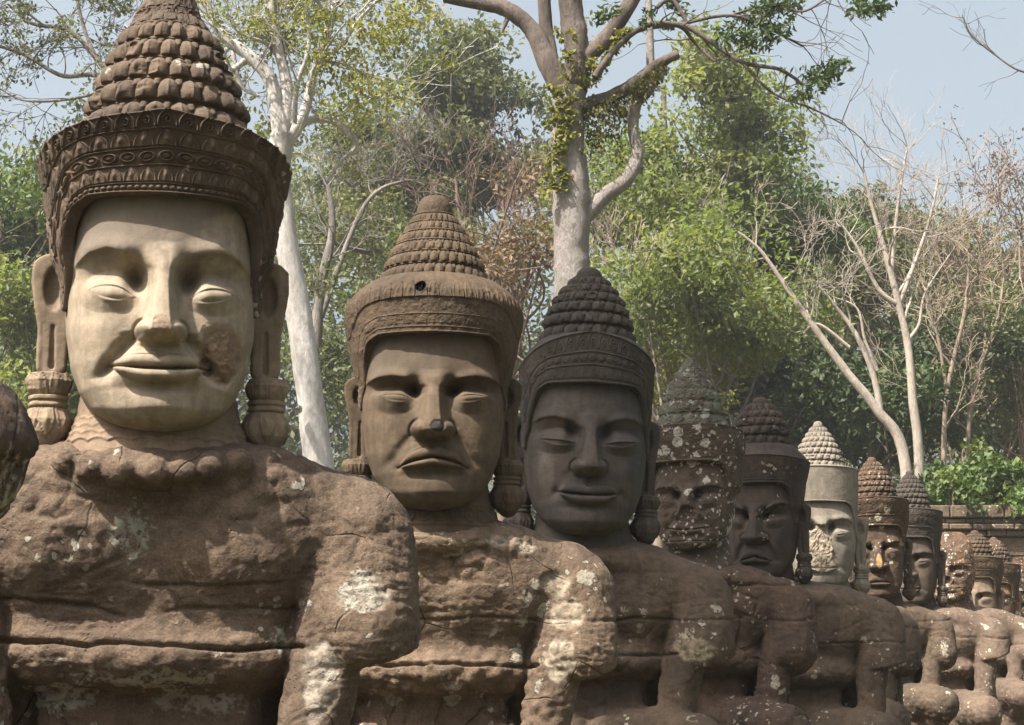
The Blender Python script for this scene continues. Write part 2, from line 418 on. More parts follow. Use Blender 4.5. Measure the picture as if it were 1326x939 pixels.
# ornament motifs; u in [-.5,.5], v in [0,1]
def bead(u, v, asp): return np.sqrt(np.clip(1-(u/0.42)**2-((v-0.5)*asp/0.42)**2, 0, 1))
def petal(u, v):
    w = 0.47*np.clip(1-v**2.4, 0, 1)**0.8+1e-3; r = np.abs(u)/w
    body = np.clip(1-r**2, 0, 1)**0.5*0.55
    edge = G(r-0.86, 0.13)*0.75*(v < 0.97)
    core = G(u, 0.10)*G(v-0.4, 0.25)*0.5
    return np.where(r < 1.05, np.maximum(body, edge)+core*(r < 0.6), 0)
def curl(u, v):
    w = 0.5*np.clip(1-v**2.6, 0, 1)**0.8+1e-3; r = np.abs(u)/w
    edge = G(r-0.88, 0.11)*0.9*(v < 0.98); d = np.sqrt((u/0.8)**2+((v-0.35)*0.9)**2); an = np.arctan2(v-0.35, u)
    sw = (0.5+0.5*np.cos(d*34-an))*ss(0.34, 0.22, d)*0.8
    return np.where(r < 1.05, np.maximum(edge, sw), 0)
def ring(u, v, asp=1):
    d = np.sqrt(u**2+((v-0.5)*asp)**2); return G(d-0.36, 0.07)*0.9+0.75*np.sqrt(np.clip(1-(d/0.24)**2, 0, 1))
MOT = {'bead': lambda u, v: bead(u, v, 0.9), 'petal': petal, 'curl': curl, 'ring': ring}
def frac(n): return n-np.floor(n)-0.5

def make_crown(q, c, nth=900, nv=230):
    """c: zl hairline z, zs side rim z, zf front rim z, bands [(v0,v1,motif,count,amp)], flare widths"""
    t = np.linspace(-1, 1, nth, endpoint=False); th = math.pi*(0.6*t+0.4*t**3)
    ath = np.abs(th)
    wd = q.get('wide', 1.0)
    zl = c.get('zl', 126); side = c.get('side', -12)
    # lower edge by angle: flat over the forehead, falling in front of the ear, rising behind it
    z0 = np.interp(np.degrees(ath), [0, 38, 48, 56, 61, 66, 70, 76, 90, 180], [zl, zl-2, zl-14, zl-44, zl-84, 20, side, side, 40, 30])
    kn = np.hanning(13); kn /= kn.sum(); z0 = np.convolve(np.pad(z0, 6, mode='wrap'), kn, 'valid')
    zr = c['zs']+(c['zf']-c['zs'])*np.clip(np.cos(th), 0, 1)**c.get('pk', 1.4)+c.get('tip', 4)*np.exp(-(th/0.16)**2)
    nb = 40
    v = np.concatenate([np.zeros(3), np.linspace(0, 1, nv), np.linspace(0, 1, nb)[1:]])
    stage = np.concatenate([np.zeros(3)-1, np.zeros(nv), np.ones(nb-1)])
    off = np.array([0, .35, .8])
    TH, Vv = np.meshgrid(th, v); ST = np.repeat(stage[:, None], nth, 1)
    z0g = z0[None, :]; zrg = zr[None, :]
    ZZ = np.where(ST == 1, zrg, z0g+(zrg-z0g)*Vv)
    prof = c.get('aw', ([-15, 58, 126, 193, 240], [125, 141, 150, 162, 168]))
    a = np.interp(ZZ, prof[0], prof[1])*wd
    fd = c.get('fw', ([-15, 58, 126, 160, 205, 240], [128, 131, 130, 136, 150, 158]))
    yf = np.interp(ZZ, fd[0], fd[1]); yb = np.interp(ZZ, [-15, 58, 240], [118, 130, 150])
    a0, yf0, yb0 = outline(np.minimum(ZZ, 180)); 
    hug = ss(70, 10, ZZ); a = a*(1-hug)+hug*(a0*wd+5); yf = yf*(1-hug)+hug*(yf0+5)
    x, y = section(a, yf, yb, TH, 2.2)
    # relief
    rel = np.zeros_like(x); Rm = 165.0
    p = np.stack([x.ravel()/60, y.ravel()/60, ZZ.ravel()/60], 1)
    n1 = fbm(p, 1.0, 4, q.get('seed', 1)+5).reshape(x.shape); n2 = fbm(p, 7.0, 4, q.get('seed', 1)+9, 0.6).reshape(x.shape)
    wear = c.get('wear', 0.0); wm = ss(-0.35, 0.25, n1+0.6-wear)
    for (v0, v1, mo, cnt, amp) in c.get('bands', []):
        m = (Vv >= v0) & (Vv <= v1) & (ST == 0)
        vv = np.clip((Vv-v0)/(v1-v0), 0, 1)
        if mo == 'line': rel += np.where(m, amp*np.sin(vv*math.pi), 0); continue
        u = frac(TH*cnt/(2*math.pi)+(0.5 if cnt % 2 == 0 else 0.5))
        rel += np.where(m, amp*MOT[mo](u, vv), 0)*wm
    rel += np.where(ST == 0, c.get('rim', 2.5)*G(Vv-0.985, 0.02), 0)
    rel += n1*c.get('warp', 2.0)+n2*c.get('rough', 0.8)
    nxn = np.sin(TH); nyn = -np.cos(TH)
    x = x+rel*nxn; y = y+rel*nyn
    # top surface, from rim inward to the topknot
    r = np.where(ST == 1, Vv, 0.0); kb = c.get('kb', 112)*1.02; L = np.sqrt(x**2+(y-5)**2)
    tgt = kb*0.85; f = 1-r*(1-tgt/L)
    zt = c['zt']; x = np.where(ST == 1, x*f, x); y = np.where(ST == 1, 5+(y-5)*f, y)
    ZZ = np.where(ST == 1, zrg+(zt+2-zrg)*np.sin(np.clip(r, 0, 1)*math.pi/2)**c.get('dome', 0.9)+n2*1.2*ss(0, .2, r), ZZ)
    # underside of the lower edge back into the head
    for k, sc in ((0, 0.90), (1, 0.955), (2, 0.99)): x[k] *= sc; y[k] *= sc
    dm = np.zeros_like(x)
    for (ct, cv, rt, rv, dep) in c.get('dmg', []):
        rr = np.sqrt(((TH-ct)/rt)**2+((Vv-cv)/rv)**2)+0.4*n1; m = ss(1, .85, rr)*(ST == 0); x = x-m*dep*nxn*(1+n2); y = y-m*dep*nyn*(1+n2); dm = np.maximum(dm, m*c.get('dmc', 1))
    zw = np.interp(ZZ, CAN[:-1]+[400], q.get('lm', CAN)[:-1]+[400+q.get('lm', CAN)[-2]-126]) if q.get('lm') else ZZ
    V = np.stack([x, y, zw], -1).reshape(-1, 3)
    return V*S, grid_faces(len(v), nth, True), dm.ravel()

def make_knot(q, c, nth=640):
    """stacked lotus petals"""
    zt = c['zt']; H = c['kh']; rows = c['rows']; kb = c['kb']
    zl = []; 
    hs = np.array([c.get('rs', 0.86)**i for i in range(rows)]); hs = hs/hs.sum()*H*c.get('bodyf', 0.86)
    nper = c.get('nper', 60)
    th = np.linspace(-math.pi, math.pi, nth, endpoint=False)
    R = []; Zs = []; z = zt-4
    Htot = H
    def env(zz):
        s = np.clip((zz-zt)/H, 0, 1); return kb*(1-s**c.get('ex', 1.25))**c.get('ey', 0.9)
    for i in range(rows):
        tt = np.linspace(0, 1, nper); zz = z+hs[i]*tt
        r0 = env(z+hs[i]*0.2); npet = int(c.get('np', 22)*(0.62+0.38*r0/kb)) if c.get('shrink', True) else c.get('np', 22)
        u = frac(th[None, :]*npet/(2*math.pi)+(0.5*(i % 2))); T = tt[:, None]
        amp = r0*0.085*c.get('pa', 1.0)+3
        wpet = 0.495*np.clip(1-np.clip((T-0.34)/0.52, 0, 1)**2.3, 0, 1)**0.55+1e-3
        rr = np.abs(u)/wpet
        b = np.where(rr < 1, np.clip(1-rr**2.0, 0, 1)**0.6, 0)*np.clip(1-(np.abs(T-0.34)/0.52)**2.2, 0, 1)**0.62
        u2 = frac(th[None, :]*npet/(2*math.pi)+(0.5*(i % 2))+0.5); b2 = np.clip(1-(u2/0.2)**2, 0, 1)**0.5*ss(.92, 0.76, T)*ss(0.3, 0.6, T)*0.55
        ridge = 0.16*G(u, 0.06)*b
        base = env(zz)[:, None]*0.93
        base = np.maximum(base*0+r0*0.90*(1-0.10*T), 0)*0.5+0.5*base
        r = base+amp*(np.maximum(b, b2)*1.25+ridge)+c.get('lip', 3.0)*(ss(.86, .90, T)+.0*T)
        R.append(r); Zs.append(zz); z = z+hs[i]
    # tip
    nt2 = 60; tt = np.linspace(0, 1, nt2); r0 = env(z)*c.get('tipw', 0.92); zz = z+(zt+H-z)*np.sin(tt*math.pi/2)**1.0
    r = (r0*np.cos(tt*math.pi/2)**c.get('tipe', 0.75))[:, None]*np.ones((1, nth)); r[-1] = 0.02
    if c.get('tipribs'): r *= 1+0.05*np.cos(th*c['tipribs'])[None, :]*(1-tt[:, None])
    R.append(r); Zs.append(zz)
    R = np.vstack(R); ZZ = np.concatenate(Zs)[:, None]*np.ones((1, nth))
    TH = np.ones_like(R)*th[None, :]
    p = np.stack([(R*np.sin(TH)).ravel()/60, (R*np.cos(TH)).ravel()/60, ZZ.ravel()/60], 1)
    n1 = fbm(p, 1.2, 4, q.get('seed', 1)+31).reshape(R.shape); n2 = fbm(p, 8, 4, q.get('seed', 1)+37, 0.6).reshape(R.shape)
    pw = fbm(np.stack([TH.ravel()*2.2, ZZ.ravel()/26, 0*TH.ravel()], 1), 1.3, 2, q.get('seed', 1)+60).reshape(R.shape); e0 = env(ZZ)*.93; mw_ = ss(.28, .6, pw)*.75; mw_ = mw_*ss(zt+H*.85, zt+H*.72, ZZ); R = R*(1-mw_)+mw_*(np.minimum(R, e0+2)+n2*2)
    kw = c.get('kwear', 0.0)
    if kw:
        sm = ss(zt+H*c.get('wz', 0.55), zt+H*(c.get('wz', 0.55)+0.12), ZZ+n1*14)*kw
        e = env(ZZ); R = R*(1-sm)+sm*(e*0.93+n1*7+n2*3)
    R = np.maximum(R+n1*c.get('kwarp', 1.5)*ss(0, 20, R)+n2*c.get('krough', 0.7)*ss(0, 10, R), 0.01)
    x = R*np.sin(TH); y = 5-R*np.cos(TH)
    dz = (q['lm'][-2]-126) if q.get('lm') else 0
    x = x+c.get('lean', 0)*(ZZ-zt)
    V = np.stack([x, y, ZZ+dz], -1).reshape(-1, 3)
    return V*S, grid_faces(R.shape[0], nth, True)

def make_ear(side, q, h=1.6):
    """long-lobed ear, facing forward; px units, origin at head axis"""
    zt, zb = q.get('ear', (72, -92)); x0 = q.get('earx', 140)*q.get('wide', 1.0)
    Hh = zt-zb
    def f(X, Y, Z):
        s = (X*side-x0); yy = Y-8
        t = np.clip((zt-Z)/Hh, 0, 1)
        hw = np.interp(t.ravel(), [0, 0.08, 0.25, 0.42, 0.6, 1], [17, 25, 27, 24, 20, 19]).reshape(t.shape).astype(np.float32)
        cxx = np.interp(t.ravel(), [0, 0.25, 0.6, 1], [2, 0, -3, -2]).reshape(t.shape).astype(np.float32)
        top = rbox(X*0, s-cxx, Z, (0, 0, (zt+zb)/2), (9, 1, Hh/2), 0.5)
        qx = np.abs(s-cxx)-hw; qz = np.abs(Z-(zt+zb)/2)-Hh/2
        r = 17; d2 = np.sqrt(np.maximum(qx+r, 0)**2+np.maximum(qz+r, 0)**2)+np.minimum(np.maximum(qx+r, qz+r), 0)-r
        body = smax(d2, np.abs(yy)-13, 5)
        # concha hollow
        hol = ellip(s, yy, Z, (-2, -15, zt-48), (13, 13, 30)); body = smax(body, -hol, 3)
        hol2 = capsule(s, yy, Z, (8, -18, zt-22), (13, -18, zt-70), 5, 4); body = smax(body, -hol2, 2.5)
        slit = capsule(s, yy*0.5, Z, (-3, -7, zb+14), (-3, -7, zb+66), 4.0, 2.5); body = smax(body, -slit, 2)
        # groove along the lobe edges
        gr = capsule(s, yy, Z, (9, -15, zb+4), (10, -15, zb+70), 3.0, 2.0); body = smax(body, -gr, 2)
        return body
    xa, xb = sorted((side*(x0-34), side*(x0+34)))
    V, F = surface_net(f, (xa, -12, zb-6), (xb, 28, zt+6), h)
    V = relax(V, F, 2); N = vnormals(V, F); V = V+N*(fbm(V/60, 5, 4, 3)*0.9)[:, None]
    lm = q.get('lm')
    if lm: V[:, 2] = np.interp(V[:, 2], CAN, lm)
    return V*S, F

def make_earring(side, q, nth=120):
    zb = q.get('ear', (72, -92))[1]; x0 = q.get('earx', 140)*q.get('wide', 1.0)
    z1 = zb+8; L = q.get('ringl', 106)
    zz = np.linspace(0, 1, 150); th = np.linspace(-math.pi, math.pi, nth, endpoint=False)
    prof = np.interp(zz, [0, .03, .12, .24, .29, .31, .35, .37, .41, .43, .46, .6, .75, .9, .97, 1], [8, 22, 26, 23, 20, 25, 25, 22.5, 25, 25, 21, 28, 28, 19, 10, .3])*q.get('ringw', 1.0)
    R = prof[:, None]*np.ones((1, nth)); T = zz[:, None]
    up = petal(frac(th[None, :]*8/(2*math.pi)), np.clip(1-T/0.28, 0, 1)*0+np.clip((0.29-T)/0.27, 0, 1)*0.9)*(T < .29)
    lo = petal(frac(th[None, :]*8/(2*math.pi)+.5), np.clip((T-.47)/.36, 0, 1))*((T > .46) & (T < .84))
    R = R+5*up+5*lo
    R = R*(1+.03*vn(np.stack([np.cos(th)*2+0*R, np.sin(th)*2+0*R, 6*T+0*R], -1).reshape(-1, 3), 3).reshape(R.shape))
    x = side*x0+R*np.sin(th); y = 4-R*np.cos(th)*0.85; z = z1-L*T*np.ones((1, nth))
    V = np.stack([x, y, z], -1).reshape(-1, 3)
    V += (fbm(V/60, 3, 4, 5)*2.6)[:, None]*np.array([1, 1, 0.0])
    lm = q.get('lm')
    if lm: V[:, 2] = V[:, 2]+np.interp(z1, CAN, lm)-z1
    return V*S, grid_faces(150, nth, True, True)

def make_neck(q, n0=110, n1=400):
    """from under the jaw to the collar"""
    lm = q.get('lm', CAN); ztop = -60; zbot = q.get('neckb', lm[0]-8)-22
    t = np.linspace(0, 1, n0)[:, None]; th = np.linspace(-math.pi, math.pi, n1, endpoint=False)[None, :]
    zc = ztop+(zbot-ztop)*t
    rr = np.interp(t.ravel(), [0, .35, .6, .85, .93, 1], [88, 92, 99, 112, 117, 119])[:, None]*q.get('neckw', 1.0)
    rel = np.zeros((n0, n1))
    if q.get('collar', 'wave') == 'wave':
        z = zc*np.ones((1, n1)); 
        for k in range(4):
            zw = zbot+24+k*10+4.5*np.abs(np.sin(th*12+k*1.57))**.8+.8*np.sin(th*5+k); rel += 1.7*G(z-zw, 2.0)*(1 if k else 1.6)
    elif q['collar'] == 'petal':
        v = (zc-(zbot+22))/30; rel += 5*ring(frac(th*26/(2*math.pi)), np.clip(v, 0, 1))*((v > 0) & (v < 1)); rel += 2*G(v-1.1, .06)+3*G(v+.05, .08)
    x = (rr*1.0+rel)*np.sin(th); y = 18-(rr*0.88+rel)*np.cos(th)
    z = zc*np.ones_like(x)
    V = np.stack([x, y, z], -1).reshape(-1, 3)
    p = V/60; nn = fbm(p, 1.5, 5, q.get('seed', 1)+71, .6)*q.get('neckr', 2.5)
    V[:, :2] *= (1+nn/100)[:, None]
    return V*S, grid_faces(n0, n1, True, True)

# ------------------------------------------------------------------ the body
def make_body(b, h):
    """px units; origin at the base of the neck. returns metres"""
    lf = b.get('left', 'cut'); rt = b.get('right', 'cut')
    def f(X, Y, Z):
        AX = np.abs(X)
        d = rbox(X, Y, Z, (0, 15, -118), (214, 94, 112), 84)
        d = smin(d, ellip(AX, Y, Z, (98, -46, -118), (100, 54, 76)), 40)
        d = smin(d, capsule(AX, Y, Z, (20, 10, -38), (250, 12, -108), 68, 78), 40)
        d = smin(d, ellip(X, Y, Z, (0, 8, -34), (170, 130, 48)), 26)
        wz = rbox(X, Y, Z, (0, 22, -225), (182, 88, 84), 60); d = smin(d, wz, 22)
        bel = ellip(X, Y, Z, (0, 8, -266), (b.get('belw', 192), b.get('beld', 102), 44)); d = smin(d, bel, 30)
        d = smin(d, rbox(X, Y, Z, (0, 40, -340), (140, 70, 80), 40), 8)
        d = smin(d, rbox(X, Y, Z, (0, 92, -340), (262, 40, 110), 30), 8)
        for (bx_, bz_, br_) in b.get('balls', []):
            d = smin(d, np.sqrt((X-bx_)**2+(Y+math.sqrt(max(0, 1-(bx_/172)**2))*124-6)**2+((Z-bz_)*1.1)**2)-br_, 5)
        for sd, kind in ((1, rt), (-1, lf)):
            xs = X*sd
            tw = b.get('armx', 0)
            up = capsule(xs, Y, Z, (262, 8, -128), (266+tw, -34, -232), 80, 76)
            cut = b.get('cutz', -268); rough_cut = (Z-(cut+0.18*(xs-260)+0.2*(Y+30)))
            if kind in ('cut', 'stub'): up = smax(up, -rough_cut, 5)
            fa = capsule(xs, Y, Z, (238, -30, -170), (b.get('fx', 196), b.get('fy', -70), -420), 50, b.get('fr', 42))
            if kind == 'stub': fa = smax(fa, -(Z+300), 8)
            d = smin(d, up, 18); d = smin(d, fa, 5)
        # folded legs, from hips to knees
        d = smin(d, capsule(AX, Y, Z, (70, 20, -452), (b.get('kx', 240), -150, b.get('kz', -452)), 98, 72), 12)
        d = smin(d, capsule(AX, Y, Z, (240, -150, -470), (180, 40, -640), 68, 60), 20)
        d = smin(d, rbox(X, Y, Z, (0, 60, -640), (250, 150, 170), 40), 20)
        d = smax(d, -(Z+845), 4)
        return d
    hz = h/S
    zlo = -850
    V, F = surface_net(f, (-400, -290, zlo), (400, 260, 60), hz)
    V = relax(V, F, 2); N = vnormals(V, F)
    p = V/100; sd = b.get('seed', 0)
    n1 = fbm(p, 1.1, 4, sd); disp = n1*b.get('warp', 7)
    disp += fbm(p, 3.5, 4, sd+3, 0.6)*b.get('rough', 2.4)
    st_ = fbm(p*np.array([.5, .5, 4.2])+.25*fbm(p, 1.2, 2, sd+6)[:, None], 1.0, 4, sd+4, .6); disp += -4.5*np.exp(-(st_/.07)**2)*b.get('strata', .4)*ss(-.1, .25, fbm(p, .9, 2, sd+7))
    disp += fbm(p, 11, 3, sd+9, .6)*1.6
    x, y, z = V.T
    front = ss(0.1, 0.6, -N[:, 1])
    # lumpy eroded necklace round the collar and on the chest
    if b.get('lump', 1):
        w1, w2 = worley(p*np.array([1, 1, 1.15]), 3.0, sd+5)
        r = np.sqrt((x/1.9)**2+(z+10)**2)
        m = ss(b.get('l0', 34), b.get('l0', 34)+10, r)*ss(b.get('l1', 76), b.get('l1', 76)-14, r)*np.clip(front+0.3, 0, 1)*ss(-130, -110, z)*ss(-.25, .2, fbm(p, 1.4, 2, sd+15)+.1)
        disp += m*b.get('lump', 1)*9*(np.clip(1-(w1/0.62)**2, 0, 1)**0.6-0.35)
        r2 = np.sqrt((x/1.5)**2+(z+6)**2)
        m2 = ss(4, 8, r2-10)*ss(60, 46, r2)*front
        u = frac(np.arctan2(x, -z-0+30)*b.get('nb', 9)/math.pi)
        disp += 0*m2*10*np.sqrt(np.clip(1-(u/0.46)**2, 0, 1))
    # joints between the blocks, and cracks
    for (zc, sl, dep, x0, x1) in b.get('joints', [(-176, 0.0, 6, -400, 400), (-252, 0.0, 9, -250, 250)]):
        zz = z-zc-sl*x-11*fbm(p, .8, 4, sd+int(abs(zc)), .6); disp -= dep*G(zz, 2.6)*ss(x0, x0+20, x)*ss(x1, x1-20, x)
    w1, w2 = worley(p, 1.3, sd+8); e = w2-w1
    disp -= b.get('chip', 2.2)*ss(0.10, 0.0, e)*ss(0.0, 0.3, fbm(p, 0.7, 2, sd+12))
    # weathered coarse lower blocks
    lowm = ss(-215, -250, z+12*n1); w3, w4 = worley(p, 4.2, sd+31); disp += lowm*b.get('low', 6)*(0.5-w3)*ss(150, 215, 400-np.abs(x))
    V = V+N*disp[:, None]
    dmg = np.zeros(len(V)); lich = np.zeros(len(V))
    n3 = fbm(p, 2.6, 5, sd+40, .65); n4 = fbm(p, 14, 3, sd+41, .7)
    for (cx, cz, rx, rz) in b.get('lich', []):
        r = np.sqrt(((x-cx)/rx)**2+((z-cz)/rz)**2)+1.3*n3+.8*n4; lich = np.maximum(lich, ss(0.85, 0.7, r)*(y < 30))
    for (cx, cz, rx, rz) in b.get('pale', []):
        r = np.sqrt(((x-cx)/rx)**2+((z-cz)/rz)**2)+0.7*n3; m = ss(1.0, 0.7, r)*(y < 60)*(.55+.45*ss(-.2, .2, fbm(p, 6, 4, sd+45, .7))); dmg = np.maximum(dmg, m)
        V = V-N*(m*5*(0.5+np.abs(fbm(p, 4, 4, sd+44))))[:, None]
    return V*S, F, dmg, lich

# ------------------------------------------------------------------ setting: ground
Tg = NT('grass_ground'); co = Tg.coord()
gc = Tg.mix(Tg.ramp(Tg.noise(co, 0.35, 6, 0.65), 0.4, 0.6), (0.055, 0.07, 0.025), (0.13, 0.10, 0.06))
gc = Tg.mix(Tg.ramp(Tg.noise(co, 9, 5, 0.7), 0.3, 0.7), gc, (0.09, 0.085, 0.04))
Tg.principled(gc, 0.95, Tg.bump(Tg.noise(co, 12, 6, 0.7), 0.05), 0.1)
gx = np.linspace(-700, 700, 141); gy = np.linspace(-300, 1100, 141)
GX, GY = np.meshgrid(gx, gy); GZ = fbm(np.stack([GX.ravel(), GY.ravel(), GX.ravel()*0], 1), 0.02, 3, 5)*0.5
GZ = GZ*ss(20, 60, np.hypot(GX.ravel()-5, GY.ravel()-15))
tag(link('ground', mesh('ground', np.stack([GX.ravel(), GY.ravel(), GZ], 1), grid_faces(141, 141), Tg.m)), kind='structure')

# ------------------------------------------------------------------ statues
M = {}
def H2D(k): return k
GRP = 'carved stone giants standing in a receding row'
def joinl(*a): return [x for s in a for x in s]
L2 = [-197, -110, -72, 0, 40, 113, 227]
L3 = [-190, -110, -65, 0, 50, 119, 233]
L5 = [-208, -128, -72, 0, 50, 130, 244]
L6 = [-190, -118, -70, 0, 50, 108, 222]
L7 = [-225, -140, -85, 0, 45, 118, 232]
CR1 = dict(zs=193, zf=224, zt=232, kb=112, kh=250, rows=6, np=22, rs=0.94, ex=1.3, ey=0.9, bodyf=0.74, kwear=1.0, wz=0.56, pa=1.1, lip=2, tipw=.98, tipe=.5, tip=5, dome=.8,
    bands=[(0.0, .035, 'line', 0, 3), (.04, .105, 'bead', 110, 3.2), (.115, .135, 'line', 0, 2.5), (.15, .32, 'petal', 46, 4.5), (.335, .36, 'line', 0, 2.6),
           (.375, .52, 'ring', 42, 4.2), (.535, .56, 'line', 0, 2.6), (.575, .755, 'petal', 36, 5), (.765, .79, 'line', 0, 2.8), (.80, 1.0, 'curl', 40, 5.5)], rough=.5, warp=2.0)
CR2 = dict(zs=200, zf=222, zt=243, rim=0, kb=102, kh=165, rows=6, np=32, rs=0.92, ex=1.35, ey=0.9, bodyf=0.80, pa=.45, lip=3.6, tipw=.99, tipe=.6, kwarp=1, wear=.35, tip=0, dome=.85,
    aw=([-15, 58, 105, 130, 185, 200, 212, 224], [122, 130, 143, 147, 150, 147, 139, 126]), fw=([-15, 58, 126, 155, 190, 205, 222], [128, 131, 132, 136, 139, 136, 126]),
    bands=[(0., .045, 'line', 0, 1.8), (.10, .13, 'line', 0, 1.0), (.17, .30, 'petal', 44, 1.1), (.34, .36, 'line', 0, 1.), (.66, 1.0, 'petal', 46, 5.0)],
    rough=1.5, warp=2, dmg=[(-.16, .86, .065, .10, 14)])
CR3 = dict(zs=172, zf=230, zt=236, kb=98, kh=160, rows=6, np=20, rs=0.9, ex=1.9, ey=0.85, bodyf=0.88, pa=1.0, lip=2, pk=1.6, wear=.2, tip=3,
    aw=([-15, 58, 126, 190, 240], [125, 129, 133, 136, 134]), fw=([-15, 58, 126, 190, 240], [128, 131, 130, 134, 132]),
    bands=[(0., .05, 'line', 0, 2.2), (.1, .30, 'petal', 46, 2.8), (.33, .37, 'line', 0, 2), (.4, .55, 'bead', 50, 2.4), (.58, .62, 'line', 0, 2), (.66, .98, 'curl', 40, 2.6)], rough=1.2)
CR4 = dict(zl=128, side=-5, zs=240, zf=250, zt=250, kb=122, kh=245, rows=5, np=16, rs=0.9, ex=1.5, ey=0.8, bodyf=.86, wear=1, kwear=.35, wz=-.2, kwarp=6, krough=2.5, rough=3, warp=6, tip=0,
    aw=([-15, 58, 126, 190, 240], [132, 142, 148, 156, 150]), bands=[(0, .06, 'line', 0, 4)], pa=1.1)
CR5 = dict(zs=205, zf=222, zt=268, kb=97, kh=172, rows=5, np=16, rs=0.9, ex=2.2, ey=0.8, bodyf=.9, rough=1.0, wear=.6, tip=0, dome=1.0, pa=1.1,
    aw=([-15, 58, 126, 190, 240], [125, 138, 150, 166, 168]), bands=[(0, .06, 'line', 0, 3), (.12, .15, 'line', 0, 2), (.2, .5, 'petal', 40, 1.5)])
CR6 = dict(zs=240, zf=246, zt=252, kb=88, kh=162, rows=7, np=22, rs=0.93, ex=1.5, ey=0.9, bodyf=.9, rough=.4, warp=1, tip=0, pa=1.0,
    aw=([-15, 58, 126, 190, 250], [123, 128, 131, 134, 135]), fw=([-15, 58, 126, 190, 250], [127, 129, 127, 132, 136]), bands=[(0, .03, 'line', 0, 1.5)])
CR7 = dict(zs=245, zf=258, zt=262, kb=104, kh=195, rows=7, np=20, rs=0.93, ex=1.8, ey=0.9, bodyf=.9, rough=1.5, tip=2, wear=.5, pa=1.1, kwarp=3,
    aw=([-15, 58, 126, 190, 250], [125, 134, 146, 158, 156]), bands=[(0, .06, 'line', 0, 3), (.1, .3, 'ring', 40, 2.5), (.35, .4, 'line', 0, 2), (.45, .7, 'petal', 40, 3), (.75, .95, 'ring', 40, 2.5)])
CR10 = dict(CR7, zs=250, zf=256, zt=262, kh=165, np=22, rows=6, ex=2.2, aw=([-15, 58, 126, 190, 250], [125, 138, 152, 166, 165]))
F1 = dict(seed=1, dark_tone=.7, neckw=1.09, smile=8, mouthw=62, tilt=.19, lipu=18, lipl=20, liph=11.5, eyeo=(8, 10.5), fold=16, nosew=.86, cheek=7, chin=9, noseh=1.02, rough=.3, warp=1.2,
    dmg=[(74, -72, 31, 41, 6, 1.7, .75), (56, -90, 11, 14, 6, .8, 1), (0, -50, 11, 13, 1.0, .6, .4)], lm=[-171, -98, -62, 0, 58, 126, 240], collar='wave', neckb=-182)
F2 = dict(seed=2, dark_tone=.35, neckw=1.06, lm=L2, wide=1.06, earx=127, brow=[30, 35, 48, 56, 54, 45], browh=9, browsoft=12, smile=-13, cupid=2, mouthw=56, lipu=19, lipl=14, liph=9, fold=7, cheek=3, socket=1.15, noseh=1.0, nosew=.98,
    eyeo=(6, 7), dmg=[(9, -50, 15, 11, 2.5, .6, .9)], collar='petal', rough=.35, sq=2.6, neckb=-217, chin=6)
F3 = dict(seed=3, lm=L3, wide=1.05, smile=6, mouthw=60, lipu=17, lipl=20, liph=10, fold=3, cheek=8, socket=.7, eyeb=1.35, brow=[32, 39, 51, 60, 58, 48], browsoft=10, eyeo=(-1, 9), eyew=30, nosew=.95, earx=126, rough=.3, neckb=-205, collar='none', sq=2.3, browh=6)
F4 = dict(seed=4, lm=[-165, -95, -60, 0, 50, 128, 242], wide=1.1, erode=9, rough=1.6, warp=7, liph=3, browh=9, noseh=.7, socket=.9, collar='none', neckb=-215, neckr=7, neckw=1.15,
    joints=[118, -140], dmg=[(6, -50, 32, 34, 30, 1.5, .3)])
F5 = dict(seed=5, lm=L5, brow=[18, 26, 46, 62, 68, 62], browh=13, browsoft=10, socket=1.3, eyeo=(10, 9), smile=-10, cupid=4, lipu=22, lipl=20, liph=13, mouthw=54, fold=12, cheek=6, nosew=1.3, noseh=1.05, rough=.7, collar='none', neckb=-225, sq=2.5)
F6 = dict(seed=6, lm=L6, smile=3, eyeo=(5, 8), mouthw=50, rough=.25, dmg=[(-5, -55, 46, 80, 30, 2.0, .6), (-78, 0, 26, 24, 7, 1.2, .8)], collar='petal', neckb=-208, socket=.9)
F7 = dict(seed=7, lm=L7, brow=[22, 28, 44, 56, 58, 50], browh=10, rough=1.2, warp=4, lipu=20, lipl=18, liph=11, mouthw=56, smile=-4, nosew=1.25, erode=3, eyeo=(11, 11), dmg=[(0, -30, 15, 30, 3, .6, 1)], collar='none', neckb=-240, sq=2.5)
F8 = dict(seed=8, lm=L7, smile=5, eyeo=(1, 9), liph=9, lipu=17, lipl=17, mouthw=50, rough=.35, nosew=1.1, collar='none', neckb=-238)
F9 = dict(F4, seed=9, joints=[60, -90], neckb=-215)
F10 = dict(seed=10, lm=[-187, -125, -80, 0, 45, 131, 245], socket=1.2, browh=9, rough=.6, collar='none', neckb=-215, eyeo=(7, 7), liph=8, noseh=1.1)
F11 = dict(F7, seed=11, lm=[-200, -120, -75, 0, 45, 120, 234], neckb=-225); F12 = dict(F4, seed=12)

